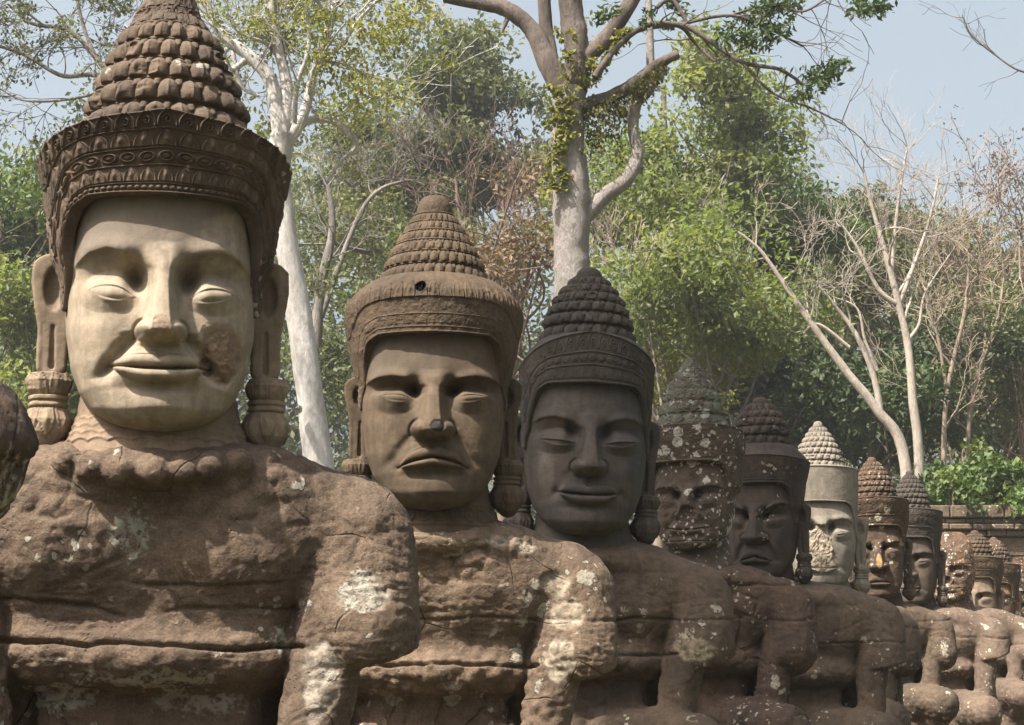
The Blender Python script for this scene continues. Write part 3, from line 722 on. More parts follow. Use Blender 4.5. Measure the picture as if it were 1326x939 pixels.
def mats():
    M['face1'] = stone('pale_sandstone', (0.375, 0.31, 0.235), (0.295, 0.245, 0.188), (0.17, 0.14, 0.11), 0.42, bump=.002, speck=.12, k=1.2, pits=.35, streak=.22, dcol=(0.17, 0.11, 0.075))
    M['crown1'] = stone('dark_weathered_sandstone', (0.155, 0.115, 0.085), (0.095, 0.074, 0.06), (0.045, 0.04, 0.037), 0.5, bump=.003, speck=.3, lichen=.04, lcol=(.3, .28, .24), k=1.2, dcol=(.1, .07, .05))
    M['ear1'] = stone('warm_sandstone', (0.30, 0.235, 0.17), (0.23, 0.18, 0.135), (0.13, 0.095, 0.07), 0.35, bump=.002, speck=.15, k=1.2, pits=.3)
    M['neck1'] = stone('ochre_sandstone', (0.28, 0.21, 0.15), (0.21, 0.155, 0.115), (0.12, 0.085, 0.06), 0.4, bump=.003, speck=.25, pits=.4)
    M['body1'] = stone('red_brown_sandstone', (0.185, 0.14, 0.105), (0.135, 0.10, 0.077), (0.05, 0.039, 0.033), 0.5, lichen=.30, bump=.013, speck=.55, cracks=.45, dcol=(0.24, 0.21, 0.17), lcol=(.31, .295, .245), k=1.0)
    M['face2'] = stone('brown_sandstone', (0.135, 0.10, 0.068), (0.10, 0.075, 0.052), (0.075, 0.06, 0.048), 0.5, bump=.002, speck=.15, pits=.3, k=1.2, dcol=(.03, .028, .027))
    M['crown2'] = stone('rough_brown_sandstone', (0.12, 0.088, 0.06), (0.085, 0.064, 0.046), (0.07, 0.055, 0.042), 0.35, bump=.005, speck=.4, k=1.2, dcol=(.006, .005, .005))
    M['body2'] = stone('orange_brown_sandstone', (0.22, 0.165, 0.12), (0.16, 0.118, 0.088), (0.055, 0.043, 0.036), 0.5, lichen=.34, bump=.013, speck=.55, cracks=.4, dcol=(0.27, 0.23, 0.175), lcol=(.31, .29, .235), seed=2)
    M['face3'] = stone('charcoal_sandstone', (0.066, 0.062, 0.06), (0.105, 0.087, 0.073), (0.035, 0.034, 0.034), 0.55, bump=.004, speck=.3, pits=.6, streak=.2, seed=3, rough=.75)
    M['crown3'] = stone('charcoal_rough_sandstone', (0.062, 0.056, 0.052), (0.085, 0.074, 0.062), (0.03, 0.029, 0.028), 0.4, bump=.004, speck=.35, seed=3)
    M['body3'] = stone('dark_brown_sandstone', (0.145, 0.108, 0.078), (0.10, 0.078, 0.06), (0.04, 0.034, 0.03), 0.45, lichen=.34, bump=.009, speck=.4, cracks=.4, dcol=(.26, .22, .15), seed=5)
    M['old4'] = stone('lichened_old_sandstone', (0.10, 0.08, 0.065), (0.125, 0.10, 0.08), (0.035, 0.03, 0.027), 0.5, lichen=.75, lcol=(.45, .43, .38), lscale=8, bump=.012, speck=.45, seed=7, dcol=(.12, .085, .06))
    M['knot4'] = stone('green_grey_lichened_sandstone', (0.17, 0.17, 0.14), (0.12, 0.105, 0.085), (0.035, 0.03, 0.027), 0.5, lichen=.95, lcol=(.27, .29, .25), lscale=6, bump=.012, speck=.45, seed=8, green=.5)
    M['face5'] = stone('blackened_sandstone', (0.085, 0.066, 0.054), (0.055, 0.046, 0.041), (0.025, 0.022, 0.021), 0.5, lichen=.15, bump=.004, speck=.3, seed=9)
    M['body4'] = stone('dark_block_sandstone', (0.13, 0.09, 0.066), (0.085, 0.063, 0.05), (0.03, 0.026, 0.024), 0.5, lichen=.3, bump=.010, speck=.4, cracks=.5, seed=11, dcol=(.2, .16, .12))
    M['face6'] = stone('new_pale_grey_sandstone', (0.27, 0.24, 0.20), (0.23, 0.205, 0.175), (0.27, 0.23, 0.18), 0.3, bump=.002, speck=.12, pits=.15, seed=13, dcol=(.33, .27, .2))
    M['face7'] = stone('brown_spotted_sandstone', (0.135, 0.09, 0.062), (0.085, 0.062, 0.048), (0.03, 0.026, 0.024), 0.45, lichen=.5, bump=.007, speck=.4, seed=15, dcol=(.30, .17, .075))
    M['body7'] = stone('smooth_red_brown_sandstone', (0.19, 0.142, 0.11), (0.14, 0.105, 0.082), (0.06, 0.045, 0.036), 0.4, lichen=.28, bump=.007, speck=.35, cracks=.2, seed=17)
    M['face8'] = stone('grey_brown_sandstone', (0.085, 0.068, 0.056), (0.11, 0.085, 0.068), (0.045, 0.038, 0.034), 0.4, bump=.003, speck=.2, seed=19)
    M['old9'] = stone('orange_lichened_sandstone', (0.22, 0.135, 0.08), (0.13, 0.09, 0.065), (0.04, 0.034, 0.03), 0.45, lichen=.85, lcol=(.42, .4, .35), lscale=8, bump=.01, speck=.4, seed=21)
    M['face10'] = stone('tan_sandstone', (0.27, 0.21, 0.155), (0.2, 0.15, 0.11), (0.09, 0.07, 0.055), 0.4, bump=.003, speck=.2, seed=23)
    M['plinth'] = stone('laterite_base', (0.17, 0.11, 0.075), (0.11, 0.08, 0.06), (0.04, 0.034, 0.03), 0.5, lichen=.4, bump=.015, speck=.5, seed=25)
mats()

J = (-176, .02, 6, -400, 400)
# ex,ey: pixel of the point between the eyes; D distance; s size; yaw seen from the camera
ST = [
 dict(ex=210, ey=378, D=6.0, s=1.0, yaw=0, q=F1, c=CR1, m=('face1', 'crown1', 'crown1', 'ear1', 'ear1', 'neck1', 'body1'), tilt=-.2, bs=1.0, byaw=0, res=(430, 560, 1000, 240, 700, .0075), ears=1,
   b=dict(seed=3, strata=.45, joints=[(-178, 0.03, 3.5, -30, 175), (-250, -.02, 12, -400, 200), (-212, .03, 3, 10, 200), (-215, -.1, 6, -300, -20)], lich=[(-22, -112, 22, 26), (-15, -118, 14, 34), (0, -292, 75, 14), (-110, -318, 50, 14), (60, -325, 70, 12), (186, -196, 14, 20), (165, -245, 9, 22), (262, -190, 26, 30)],
     pale=[(268, -190, 40, 26), (215, -300, 26, 60)], l0=66, l1=120, lump=.7, balls=[(-72, -34, 19), (-36, -40, 23), (2, -42, 22), (38, -39, 18), (72, -33, 21), (106, -26, 19), (-106, -26, 17)]),
   label='largest stone giant in front, pale smiling face with a broken patch on the cheek'),
 dict(ex=561, ey=513, D=8.6, s=1.032, yaw=0, q=F2, c=CR2, m=('face2', 'crown2', 'crown2', 'face2', 'face2', 'face2', 'body2'), tilt=0, bs=1.0, byaw=2, res=(360, 440, 800, 180, 560, .009), ears=1,
   b=dict(seed=21, joints=[(-172, .0, 4, -60, 400), (-252, .0, 12, -400, 200)], pale=[(222, -110, 34, 26), (240, -165, 34, 30), (120, -30, 30, 14), (225, -240, 30, 40), (165, -42, 26, 12)], lich=[(170, -130, 16, 12), (160, -170, 12, 14)], l0=46, l1=96, lump=1.2, low=12),
   label='frowning brown stone giant with downturned lips and a round hole in its headdress'),
 dict(ex=757, ey=571, D=11.1, s=1.15, yaw=5, q=F3, c=CR3, m=('face3', 'crown3', 'crown3', 'face3', 'face3', 'face3', 'body3'), tilt=2, bs=1.02, byaw=0, res=(320, 380, 600, 150, 480, .011), ears=1,
   b=dict(seed=33, joints=[J, (-252, 0, 10, -250, 220)], lich=[(228, -205, 20, 24), (120, -190, 12, 14), (90, -150, 10, 14), (300, -150, 14, 16)], pale=[(245, -235, 40, 28)], lump=.6, l0=50, l1=92, ball=.3),
   label='charcoal grey stone giant with a calm smooth face, third head from the left'),
 dict(ex=900, ey=648, D=13.5, s=.87, yaw=-14, q=F4, c=CR4, m=('old4', 'old4', 'knot4', 'old4', 'old4', 'old4', 'body4'), tilt=0, bs=1.0, byaw=-4, res=(240, 300, 400, 110, 360, .013), ears=0, kx=-8,
   b=dict(seed=44, joints=[(-60, .05, 8, -400, 400), (-150, 0, 6, -400, 400)], lump=.3, ball=0, cutz=-600, rough=4, chip=7),
   label='worn stone giant with an eroded faceless head spotted all over with white lichen'),
 dict(ex=988, ey=674, D=16.0, s=.99, yaw=-14, q=F5, c=CR5, m=('face5', 'face5', 'face5', 'face5', 'face5', 'face5', 'body3'), tilt=0, bs=1.08, byaw=0, bx=.28, res=(260, 320, 420, 110, 360, .014), ears=1,
   b=dict(seed=55, cutz=-235, fx=215, joints=[J], lump=.3, ball=0, lich=[(200, -160, 14, 10)]),
   label='blackened stone giant with a scowling face and thick lips beside the lichen-spotted one'),
 dict(ex=1061, ey=690, D=18.5, s=1.16, yaw=4, q=F6, c=CR6, m=('face6', 'face6', 'face6', 'face6', 'face6', 'face6', 'body3'), tilt=1, bs=1.05, byaw=-12, bx=.05, res=(260, 320, 400, 100, 360, .015), ears=1,
   b=dict(seed=66, cutz=-300, warp=11, joints=[(-120, 0, 7, -400, 400)], lump=.2, ball=0, lich=[(280, -220, 24, 40)]),
   label='stone giant with a newly carved pale grey head whose nose and mouth are broken off'),
 dict(ex=1135, ey=714, D=21.0, s=.97, yaw=3, q=F7, c=CR7, m=('face7', 'face7', 'face7', 'face7', 'face7', 'face7', 'body3'), tilt=-1, bs=.94, byaw=5, bx=.05, res=(220, 260, 360, 100, 320, .017), ears=1,
   b=dict(seed=77, cutz=-600, joints=[(-90, .06, 7, -400, 400)], lump=.2, ball=0, lich=[(270, -200, 24, 60)]),
   label='brown stone giant with an orange patch on its nose and white specks on the chin'),
 dict(ex=1182, ey=727, D=23.5, s=1.0, yaw=-8, q=F8, c=dict(CR7, zt=276, zs=262, zf=272, kb=94, kh=200, aw=([-15, 58, 126, 190, 250], [125, 132, 140, 152, 156])), m=('face8', 'crown3', 'crown3', 'face8', 'face8', 'face8', 'body7'), tilt=0, bs=1.08, byaw=-14, bx=.25, res=(220, 260, 340, 90, 300, .018), ears=1,
   b=dict(seed=88, cutz=-215, fx=225, joints=[(-130, 0, 8, -400, 400)], lump=.4, ball=0),
   label='slim grey-brown stone giant with closed eyes, right beside the one with the orange nose'),
 dict(ex=1232, ey=742, D=26.0, s=.95, yaw=-14, q=F9, c=None, m=('old9', 'old9', 'old9', 'old9', 'old9', 'old9', 'body7'), tilt=0, bs=1.0, byaw=-4, bx=.3, res=(200, 240, 300, 80, 280, .02), ears=0,
   b=dict(seed=99, joints=[(-185, 0, 9, -400, 400)], lump=.6, ball=0),
   label='stone giant without a headdress, its orange-brown head crusted with white lichen'),
 dict(ex=1266, ey=776, D=28.5, s=.98, yaw=-10, q=F10, c=CR10, m=('face10', 'crown2', 'crown2', 'face10', 'face10', 'face10', 'body7'), tilt=0, bs=1.0, byaw=-4, bx=.3, res=(200, 240, 300, 80, 280, .021), ears=1,
   b=dict(seed=101, cutz=-600, fr=52, joints=[(-190, 0, 9, -400, 400)], lump=.7, ball=0),
   label='stone giant with a tan face under a broad dark headdress, before the far wall'),
 dict(ex=1290, ey=779, D=31.0, s=1.0, yaw=-10, q=F11, c=dict(CR10, kh=175, kwear=.3), m=('old9', 'face7', 'face7', 'old9', 'old9', 'old9', 'body7'), tilt=0, bs=1.0, byaw=-4, bx=.3, res=(180, 220, 260, 70, 240, .022), ears=1,
   b=dict(seed=111, joints=[J], lump=.4, ball=0),
   label='second stone giant from the right edge, its reddish face half behind a neighbour'),
 dict(ex=1320, ey=788, D=33.5, s=.95, yaw=-8, q=F12, c=dict(CR4, kh=150, zt=240, zs=225, zf=235), m=('old4', 'old4', 'old9', 'old4', 'old4', 'old4', 'body7'), tilt=0, bs=1.0, byaw=-4, bx=.3, res=(180, 220, 260, 70, 240, .022), ears=0,
   b=dict(seed=121, joints=[J], lump=.4, ball=0),
   label='farthest stone giant, cut by the right edge, with a lichen-covered topknot'),
]
def scaled(V, s): return V*s
def plinth_mesh(z, wx, wy, seed):
    def f(X, Y, Z): return rbox(X, Y, Z, (0, 0, z/2-.1), (wx, wy, z/2+.1), .03)
    V, F = surface_net(f, (-wx-.05, -wy-.05, -.25), (wx+.05, wy+.05, z+.05), .04)
    N = vnormals(V, F); V = V+N*(fbm(V, 3, 4, seed)*.02)[:, None]
    return V, F
def build_statue(d, i):
    s, D = d['s'], d['D']; q, c = d['q'], d['c']; m = [M[k] for k in d['m']]
    fp = P(d['ex'], d['ey'], D-128*S*s); hp = fp*1.0
    ray = math.atan2(fp[0], fp[1])
    yaw = rad(d['yaw'])-ray           # face turned towards the camera, plus the seen turn
    hp = fp+np.array([math.sin(ray), math.cos(ray), 0])*128*S*s
    bz = hp[2]+q['neckb']*S*s; bs = d['bs']
    bottom = bz-845*S*bs
    bx = hp[0]+d.get('bx', 0); by = hp[1]+d.get('by', .04)
    root = empty('stone_giant', (bx, by, max(bottom, 0)), d['label'], 'statue', GRP)
    R = Vector(root.location)
    zz = bottom if bottom > 0.06 else 0
    V, F, dm, li = make_body(d['b'], d['res'][5])
    bo = link('body', mesh('body', V*bs, F, m[6], attrs={'dmg': dm, 'lich': li}), root, (0, 0, bz-R.z), (0, 0, rad(d['byaw'])-ray*0.6))
    V, F, dm = make_face(q, d['res'][0], d['res'][1])
    ho = link('head', mesh('head', V*s, F, m[0], attrs=({'dmg': dm, 'fore_dark': DARKEN[0]} if DARKEN else {'dmg': dm})), root, (hp[0]-R.x, hp[1]-R.y, hp[2]-R.z), (0, rad(d['tilt']), yaw))
    # a rotation order where yaw comes after the sideways tilt
    V, F = make_neck(q, 110 if i < 2 else 60, 400 if i < 2 else 160)
    link('neck', mesh('neck', V*s, F, m[5]), ho)
    if c:
        V, F, dm = make_crown(q, c, d['res'][2], d['res'][3]); link('headdress', mesh('headdress', V*s, F, m[1], attrs={'dmg': dm}), ho)
        V, F = make_knot(q, c, d['res'][4]); V = V+np.array([d.get('kx', 0)*S, 0, 0]); link('topknot', mesh('topknot', V*s, F, m[2]), ho)
    if d['ears']:
        for sd in (-1, 1):
            V, F = make_ear(sd, q, 1.5 if i < 2 else (2.2 if i < 5 else 3.0)); eo = link('ear', mesh('ear', V*s, F, m[3]), ho)
            V, F = make_earring(sd, q, 120 if i < 3 else 60); link('earring', mesh('earring', V*s, F, m[4]), ho)
    if bottom > 0.06:
        V, F = plinth_mesh(bottom, .85, .75, i); link('base', mesh('base', V, F, M['plinth']), root, (0, 0, -R.z))
    return root
for i, d in enumerate(ST): build_statue(d, i)

# the nearest, headless giant: only its shoulder reaches into the frame
V, F, dm, li = make_body(dict(seed=9, joints=[J], kx=285, kz=-425, lump=0.3, ball=0, cutz=-128, fr=42, fx=225, fy=-40, lich=[(330, -150, 60, 34)], rough=4), .012)
z0g = 1.7+0.70
r0 = empty('stone_giant', (-1.872, 3.45, 0.12), 'headless dark stone giant, only its shoulder and lichened stump showing at the left edge', 'statue', GRP)
link('body', mesh('body', V, F, M['body4'], attrs={'dmg': dm, 'lich': li}), r0, (0, 0, z0g-.12), (0, 0, 0))
V, F = plinth_mesh(.14, .85, .75, 77); link('base', mesh('base', V, F, M['plinth']), r0, (0, 0, -.12))

# ------------------------------------------------------------------ trees
class TB:
    def __init__(s): s.V = []; s.F = []; s.n = 0
    def add(s, pts, rr, seg=8, noise=0.0, rng=None):
        pts = np.asarray(pts, float); rr = np.asarray(rr, float); n = len(pts)
        T = np.gradient(pts, axis=0); T /= np.maximum(np.linalg.norm(T, axis=1, keepdims=True), 1e-9)
        up = np.array([0.31, 0.87, 0.38]); A = np.cross(T, up); A /= np.maximum(np.linalg.norm(A, axis=1, keepdims=True), 1e-9); B = np.cross(T, A)
        a = np.linspace(0, 2*math.pi, seg, endpoint=False)
        R = rr[:, None]*np.ones((1, seg))
        if noise and rng is not None:
            q = np.stack([np.repeat(np.arange(n)[:, None]*.35, seg, 1).ravel(), np.tile(np.cos(a)*1.2, n), np.tile(np.sin(a)*1.2, n)], 1)
            R = R*(1+noise*fbm(q, 1.0, 3, int(rng.integers(1, 99))).reshape(n, seg))
        V = pts[:, None, :]+R[..., None]*(np.cos(a)[None, :, None]*A[:, None, :]+np.sin(a)[None, :, None]*B[:, None, :])
        s.V.append(V.reshape(-1, 3)); s.F.append(grid_faces(n, seg, True)+s.n); s.n += n*seg
    def mesh(s, name, mat): return mesh(name, np.vstack(s.V), np.vstack(s.F), mat)
def smooth_path(pts, n=40):
    pts = np.asarray(pts, float); k = len(pts); t = np.linspace(0, k-1, n); out = np.zeros((n, pts.shape[1]))
    i = np.clip(t.astype(int), 0, k-2); f = (t-i)[:, None]
    p0 = pts[np.maximum(i-1, 0)]; p1 = pts[i]; p2 = pts[i+1]; p3 = pts[np.minimum(i+2, k-1)]
    return 0.5*((2*p1)+(-p0+p2)*f+(2*p0-5*p1+4*p2-p3)*f*f+(-p0+3*p1-3*p2+p3)*f**3)
def limb(tb, pxs, D, seg=14, n=46, rng=None, dj=0.0, noise=.12):
    """pxs: (px,py,width_px[,dD])"""
    pts = []; w = []
    for k, a in enumerate(pxs):
        dd = D+(a[3] if len(a) > 3 else 0); pts.append(P(a[0], a[1], dd)); w.append(a[2]*dd/FPX/2)
    q = smooth_path(np.column_stack([pts, w]), n)
    tb.add(q[:, :3], np.maximum(q[:, 3], .01), seg, noise, rng); return q
def grow(tb, p, d, L, r, lev, rng, tips, seg=5, wig=.25, nch=(3, 5), spread=.7, upb=.12, taper=.35, rmin=.006):
    n = 6 if lev > 0 else 4
    pts = [p.copy()]; dd = d.copy(); dirs = [dd.copy()]
    for k in range(n):
        dd = dd+rng.normal(0, wig/math.sqrt(n)*1.3, 3)+np.array([0, 0, upb/n]); dd /= np.linalg.norm(dd)
        pts.append(pts[-1]+dd*L/n); dirs.append(dd.copy())
    rr = np.linspace(r, max(r*taper, rmin), n+1)
    tb.add(np.array(pts), rr, seg if lev > 1 else (4 if lev > 0 else 3))
    if lev == 0: tips.append(pts[-1]); return
    m = rng.integers(nch[0], nch[1]+1)
    for c in range(m):
        k = rng.integers(2, n+1) if c else n
        ax = rng.normal(0, 1, 3); ax -= ax.dot(dirs[k])*dirs[k]; ax /= np.linalg.norm(ax)
        nd = dirs[k]+ax*spread*rng.uniform(.6, 1.3); nd /= np.linalg.norm(nd)
        grow(tb, pts[k], nd, L*rng.uniform(.5, .8), max(rr[k]*rng.uniform(.5, .75), rmin), lev-1, rng, tips, seg, wig, nch, spread, upb, taper, rmin)
    if lev == 1: tips.extend(pts[3:])
def leaves_mesh(name, C, Rc, n, size, rng, mat, flat=.75, droop=0.0, shell=.35, asp=.5, cl=None):
    C = np.asarray(C, float); m = len(C); Rc = np.broadcast_to(Rc, (m,))
    N = m*n; ci = np.repeat(np.arange(m), n)
    d = rng.normal(0, 1, (N, 3)); d /= np.linalg.norm(d, axis=1, keepdims=True)
    rad_ = rng.uniform(shell, 1, N)**.6*Rc[ci]*rng.uniform(.75, 1.25, N)
    c = C[ci]+d*rad_[:, None]*np.array([1, 1, flat])
    sz = size*rng.uniform(.6, 1.35, N)
    # leaf axis leans outwards and down, blade normal mostly up
    a = d*.7+rng.normal(0, .7, (N, 3)); a[:, 2] -= .25+droop; a /= np.linalg.norm(a, axis=1, keepdims=True)
    nn = rng.normal(0, .75, (N, 3))+np.array([0, 0, 1.0])+d*.35; b = np.cross(nn, a); b /= np.maximum(np.linalg.norm(b, axis=1, keepdims=True), 1e-6)
    up = np.cross(a, b)
    A = a*sz[:, None]; B = b*(sz*asp)[:, None]
    v0 = c-A*.5; v1 = c+B*.5-A*.05+up*(sz*.06)[:, None]; v2 = c+A*.5; v3 = c-B*.5-A*.05+up*(sz*.06)[:, None]
    V = np.stack([v0, v1, v2, v3], 1).reshape(-1, 3); F = np.arange(N*4).reshape(-1, 4)
    rnd = np.repeat(rng.uniform(0, 1, N), 4); clv = rng.uniform(0, 1, m) if cl is None else cl
    return mesh(name, V, F, mat, False, {'rnd': rnd, 'clump': np.repeat(clv[ci], 4)})
def crown_clumps(rng, cx, cy, rx, ry, D, rz, n, gate=.0, seed=0, r=(.9, 1.6)):
    """clump centres in an uneven ellipsoid; px size at distance D"""
    k = D/FPX; c0 = P(cx, cy, D); A = np.array([rx*k, rz, ry*k])
    out = []
    while sum(len(o) for o in out) < n:
        npd = max(4, n//8); d = rng.normal(0, 1, (npd, 3)); d /= np.linalg.norm(d, axis=1, keepdims=True)
        R = rng.uniform(.15, 1, (npd, 1))**.45
        lump = 1+.35*fbm(d, 2.1, 3, seed+3)[:, None]*2
        pad = d*R*A*lump*.88
        p = np.repeat(pad, 8, 0)+rng.normal(0, 1, (npd*8, 3))*np.array([min(A[0]*.38, 2.1), 1.3, .30])
        p[:, 2] -= .10*(p[:, 0]-np.repeat(pad, 8, 0)[:, 0])**2
        g = fbm((p+c0), .22, 3, seed+9) > gate-.12
        out.append((p[g]+c0)[rng.permutation(g.sum())])
    C = np.vstack(out)[:n]; return C, rng.uniform(r[0], r[1], n)

LM = dict(
 moss=leaf_mat('moss_leaves', (0.13, 0.12, 0.03), (0.07, 0.075, 0.022), .35),
 bright=leaf_mat('bright_leaves', (0.135, 0.165, 0.055), (0.09, 0.125, 0.04), .55, (0.17, 0.185, 0.065)),
 mid=leaf_mat('mid_leaves', (0.075, 0.12, 0.03), (0.05, 0.085, 0.022), .35, (0.10, 0.13, 0.035)),
 olive=leaf_mat('olive_leaves', (0.095, 0.115, 0.045), (0.065, 0.082, 0.032), .4, (0.135, 0.14, 0.055)),
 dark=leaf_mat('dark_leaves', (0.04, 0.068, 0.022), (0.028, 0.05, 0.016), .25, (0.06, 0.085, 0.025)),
 yellow=leaf_mat('yellow_green_leaves', (0.19, 0.19, 0.04), (0.12, 0.14, 0.035), .45, (0.22, 0.2, 0.05)),
 brown=leaf_mat('dry_brown_leaves', (0.16, 0.10, 0.055), (0.12, 0.085, 0.05), .3, (0.18, 0.12, 0.07)))
BK = dict(
 bigtrunk=bark('mottled_trunk_bark', (0.33, 0.305, 0.285), (0.24, 0.22, 0.205), (0.09, 0.075, 0.065), bump=.09, k=1.6),
 limb=bark('dark_limb_bark', (0.15, 0.125, 0.11), (0.085, 0.07, 0.06), (0.035, 0.03, 0.027), bump=.06, k=1.5),
 white=bark('white_bark', (0.44, 0.43, 0.415), (0.33, 0.315, 0.30), (0.16, 0.14, 0.125)),
 pale=bark('pale_bark', (0.33, 0.29, 0.25), (0.25, 0.22, 0.19), (0.16, 0.135, 0.11)),
 grey=bark('grey_bark', (0.22, 0.2, 0.18), (0.13, 0.118, 0.105), (0.055, 0.048, 0.042), bump=.06),
 tan=bark('tan_bark', (0.26, 0.215, 0.165), (0.2, 0.16, 0.125), (0.16, 0.12, 0.09)),
 brown=bark('brown_bark', (0.15, 0.115, 0.085), (0.10, 0.08, 0.06), (0.05, 0.04, 0.035)),
 redd=bark('reddish_twigs', (0.18, 0.125, 0.10), (0.13, 0.09, 0.072), (0.09, 0.07, 0.055)))
def ground_pt(px, D): return P(px, 700, D)[0]
def tree(px, D, pxtop, ytop, crown, leaf, bk, label, rng, w=20, nleaf=105, size=.24, group='trees of the forest edge', lim=10, shell=.3, extra=None):
    """crown: list of (cx,cy,rx,ry,rz,n,gate)"""
    x0 = ground_pt(px, D); t = P(pxtop, ytop, D)
    root = empty('forest_tree', (x0, D, 0), label, 'tree', group)
    tb = TB(); k = D/FPX; r0 = w*k/2
    pts = [np.array([x0, D, 0]), np.array([x0*.7+t[0]*.3+rng.normal(0, .3), D, t[2]*.35]), np.array([x0*.3+t[0]*.7+rng.normal(0, .4), D, t[2]*.7]), t]
    q = smooth_path(np.column_stack([pts, [r0*1.3, r0, r0*.75, r0*.3]]), 30); tb.add(q[:, :3], q[:, 3], 10, .12, rng)
    Cs = []; Rs = []
    for j, (cx, cy, rx, ry, rz, n, gate) in enumerate(crown):
        C, R = crown_clumps(rng, cx, cy, rx, ry, D, rz, int(n*1.9), gate, int(px+j*7), (.6, 1.35)); Cs.append(C); Rs.append(R)
    C = np.vstack(Cs); R = np.concatenate(Rs)
    for c in C[rng.permutation(len(C))[:lim]]:
        k0 = rng.integers(10, 27); a = q[k0, :3]; mid = a*.5+c*.5+np.array([rng.normal(0, .5), rng.normal(0, .5), -.1*np.linalg.norm(c-a)])
        pth = smooth_path(np.column_stack([[a, mid, c], [q[k0, 3]*.55, q[k0, 3]*.35, .03]]), 14); tb.add(pth[:, :3], pth[:, 3], 6)
        for _ in range(3):
            kk = rng.integers(6, 14); e = pth[kk, :3]+rng.normal(0, 1.4, 3); mm = (pth[kk, :3]+e)/2+rng.normal(0, .2, 3)
            tb.add(smooth_path([pth[kk, :3], mm, e], 6), np.linspace(pth[kk, 3]*.6+.01, .012, 6), 4)
    o = link('trunk', tb.mesh('trunk', BK[bk]), root, (-x0, -D, 0))
    me = leaves_mesh('crown', C, R, nleaf, size, rng, LM[leaf], shell=shell); link('crown', me, root, (-x0, -D, 0))
    return root
rng = np.random.default_rng(7)

# --- far wood closing the view behind the trees
C = []
for px in np.arange(-140, 1480, 17):
    top = np.interp(px, [-140, 60, 200, 420, 620, 800, 1040, 1180, 1300, 1480], [230, 235, 250, 190, 190, 250, 310, 310, 330, 330])
    for py in np.arange(top, 700, 26):
        C.append(P(px+rng.normal(0, 12), py+rng.normal(0, 14), 96+rng.uniform(-8, 8)))
for an in np.arange(-200, 22, 2.0):
    for h_ in np.arange(1, 24, 1.9):
        C.append([5+46*math.cos(rad(an)), 6+40*math.sin(rad(an)), h_+rng.normal(0, .6)])
C = np.array(C); C = C[fbm(C, .07, 3, 4) > -.22]
tag(link('far_wood', leaves_mesh('far_wood', C, rng.uniform(1.6, 2.8, len(C)), 60, .5, rng, LM['olive'])), 'hazy far wood closing the view between the trunks', 'wood', kind='stuff')

T_ = lambda *a, **k: tree(*a, rng=rng, **k)
g2 = 'trees of the forest edge'
T_(2, 52, 5, 230, [(10, 300, 105, 95, 5, 46, 0), (60, 250, 70, 60, 4, 24, 0)], 'mid', 'brown', 'leafy mid-green tree with a dark trunk at the left edge behind the nearest head', w=12)
T_(60, 48, 50, 420, [(30, 430, 80, 80, 4, 34, 0), (60, 540, 90, 60, 4, 26, 0)], 'bright', 'brown', 'low light-green tree under the dark-trunked tree at the left edge', w=8)
T_(470, 70, 500, 120, [(480, 190, 90, 90, 6, 46, .0), (520, 300, 100, 80, 6, 48, .0)], 'olive', 'grey', 'olive tree with thin limbs just right of the leaning white trunk', w=20)
T_(640, 74, 610, 60, [(615, 110, 95, 80, 6, 64, .03), (650, 220, 70, 60, 5, 34, .0), (560, 230, 70, 60, 5, 34, .0)], 'olive', 'grey', 'tall round-topped olive-green tree left of the big central trunk', w=22, size=.3)
T_(560, 62, 545, 330, [(540, 360, 90, 80, 5, 44, .0), (620, 440, 90, 60, 5, 34, .0), (440, 440, 60, 90, 5, 36, .0)], 'olive', 'brown', 'shadowy olive tree filling the gap above the frowning head', w=14, size=.24)
T_(655, 58, 650, 250, [(645, 300, 60, 70, 4, 9, .1)], 'brown', 'redd', 'reddish dry tree with few leaves between the frowning head and the central trunk', w=12, lim=26)
T_(850, 60, 860, 110, [(868, 112, 92, 30, 3.2, 24, .06), (955, 165, 92, 34, 3.2, 30, .06), (990, 228, 66, 26, 4, 20, .05), (805, 190, 62, 36, 5, 22, .04), (890, 232, 110, 32, 5, 34, .05), (850, 300, 100, 26, 5, 24, .05)], 'bright', 'grey', 'large bright green tree right behind the big central trunk', w=18, size=.27, nleaf=72, lim=16)
T_(900, 50, 895, 340, [(900, 345, 92, 30, 4, 26, .06), (855, 390, 70, 26, 4, 20, .05), (950, 400, 72, 26, 4, 20, .06), (990, 440, 50, 22, 3, 10, .05), (880, 430, 60, 18, 3, 10, .05)], 'bright', 'grey', 'lower bright green tree with yellowish leaves above the lichen-spotted head', w=12, size=.22, lim=12)
T_(1000, 66, 1000, 250, [(1005, 262, 55, 40, 4, 26, .0), (1050, 310, 70, 45, 5, 30, .0), (990, 330, 60, 50, 5, 24, 0)], 'mid', 'brown', 'dark-leaved tree at the outer end of the bright green crowns', w=12)
T_(1150, 78, 1150, 280, [(1130, 310, 90, 45, 6, 44, .02), (1200, 320, 60, 50, 5, 24, .02), (1100, 380, 80, 60, 6, 34, .03)], 'olive', 'brown', 'broad olive tree standing behind the pale bare trunks', w=14, size=.3)
T_(900, 56, 890, 450, [(880, 480, 60, 45, 4, 28, 0)], 'yellow', 'brown', 'small yellow-olive tree above the blackened head with lichened neighbour', w=7, size=.22)
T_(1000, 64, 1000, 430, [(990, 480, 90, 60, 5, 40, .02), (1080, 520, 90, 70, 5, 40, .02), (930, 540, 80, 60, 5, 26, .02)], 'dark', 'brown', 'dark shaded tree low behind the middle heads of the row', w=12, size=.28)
T_(1130, 60, 1130, 470, [(1130, 520, 90, 70, 5, 40, .02), (1200, 470, 70, 70, 5, 30, .04)], 'dark', 'brown', 'dark shaded tree behind the feet of the pale bare trunks', w=12, size=.28)
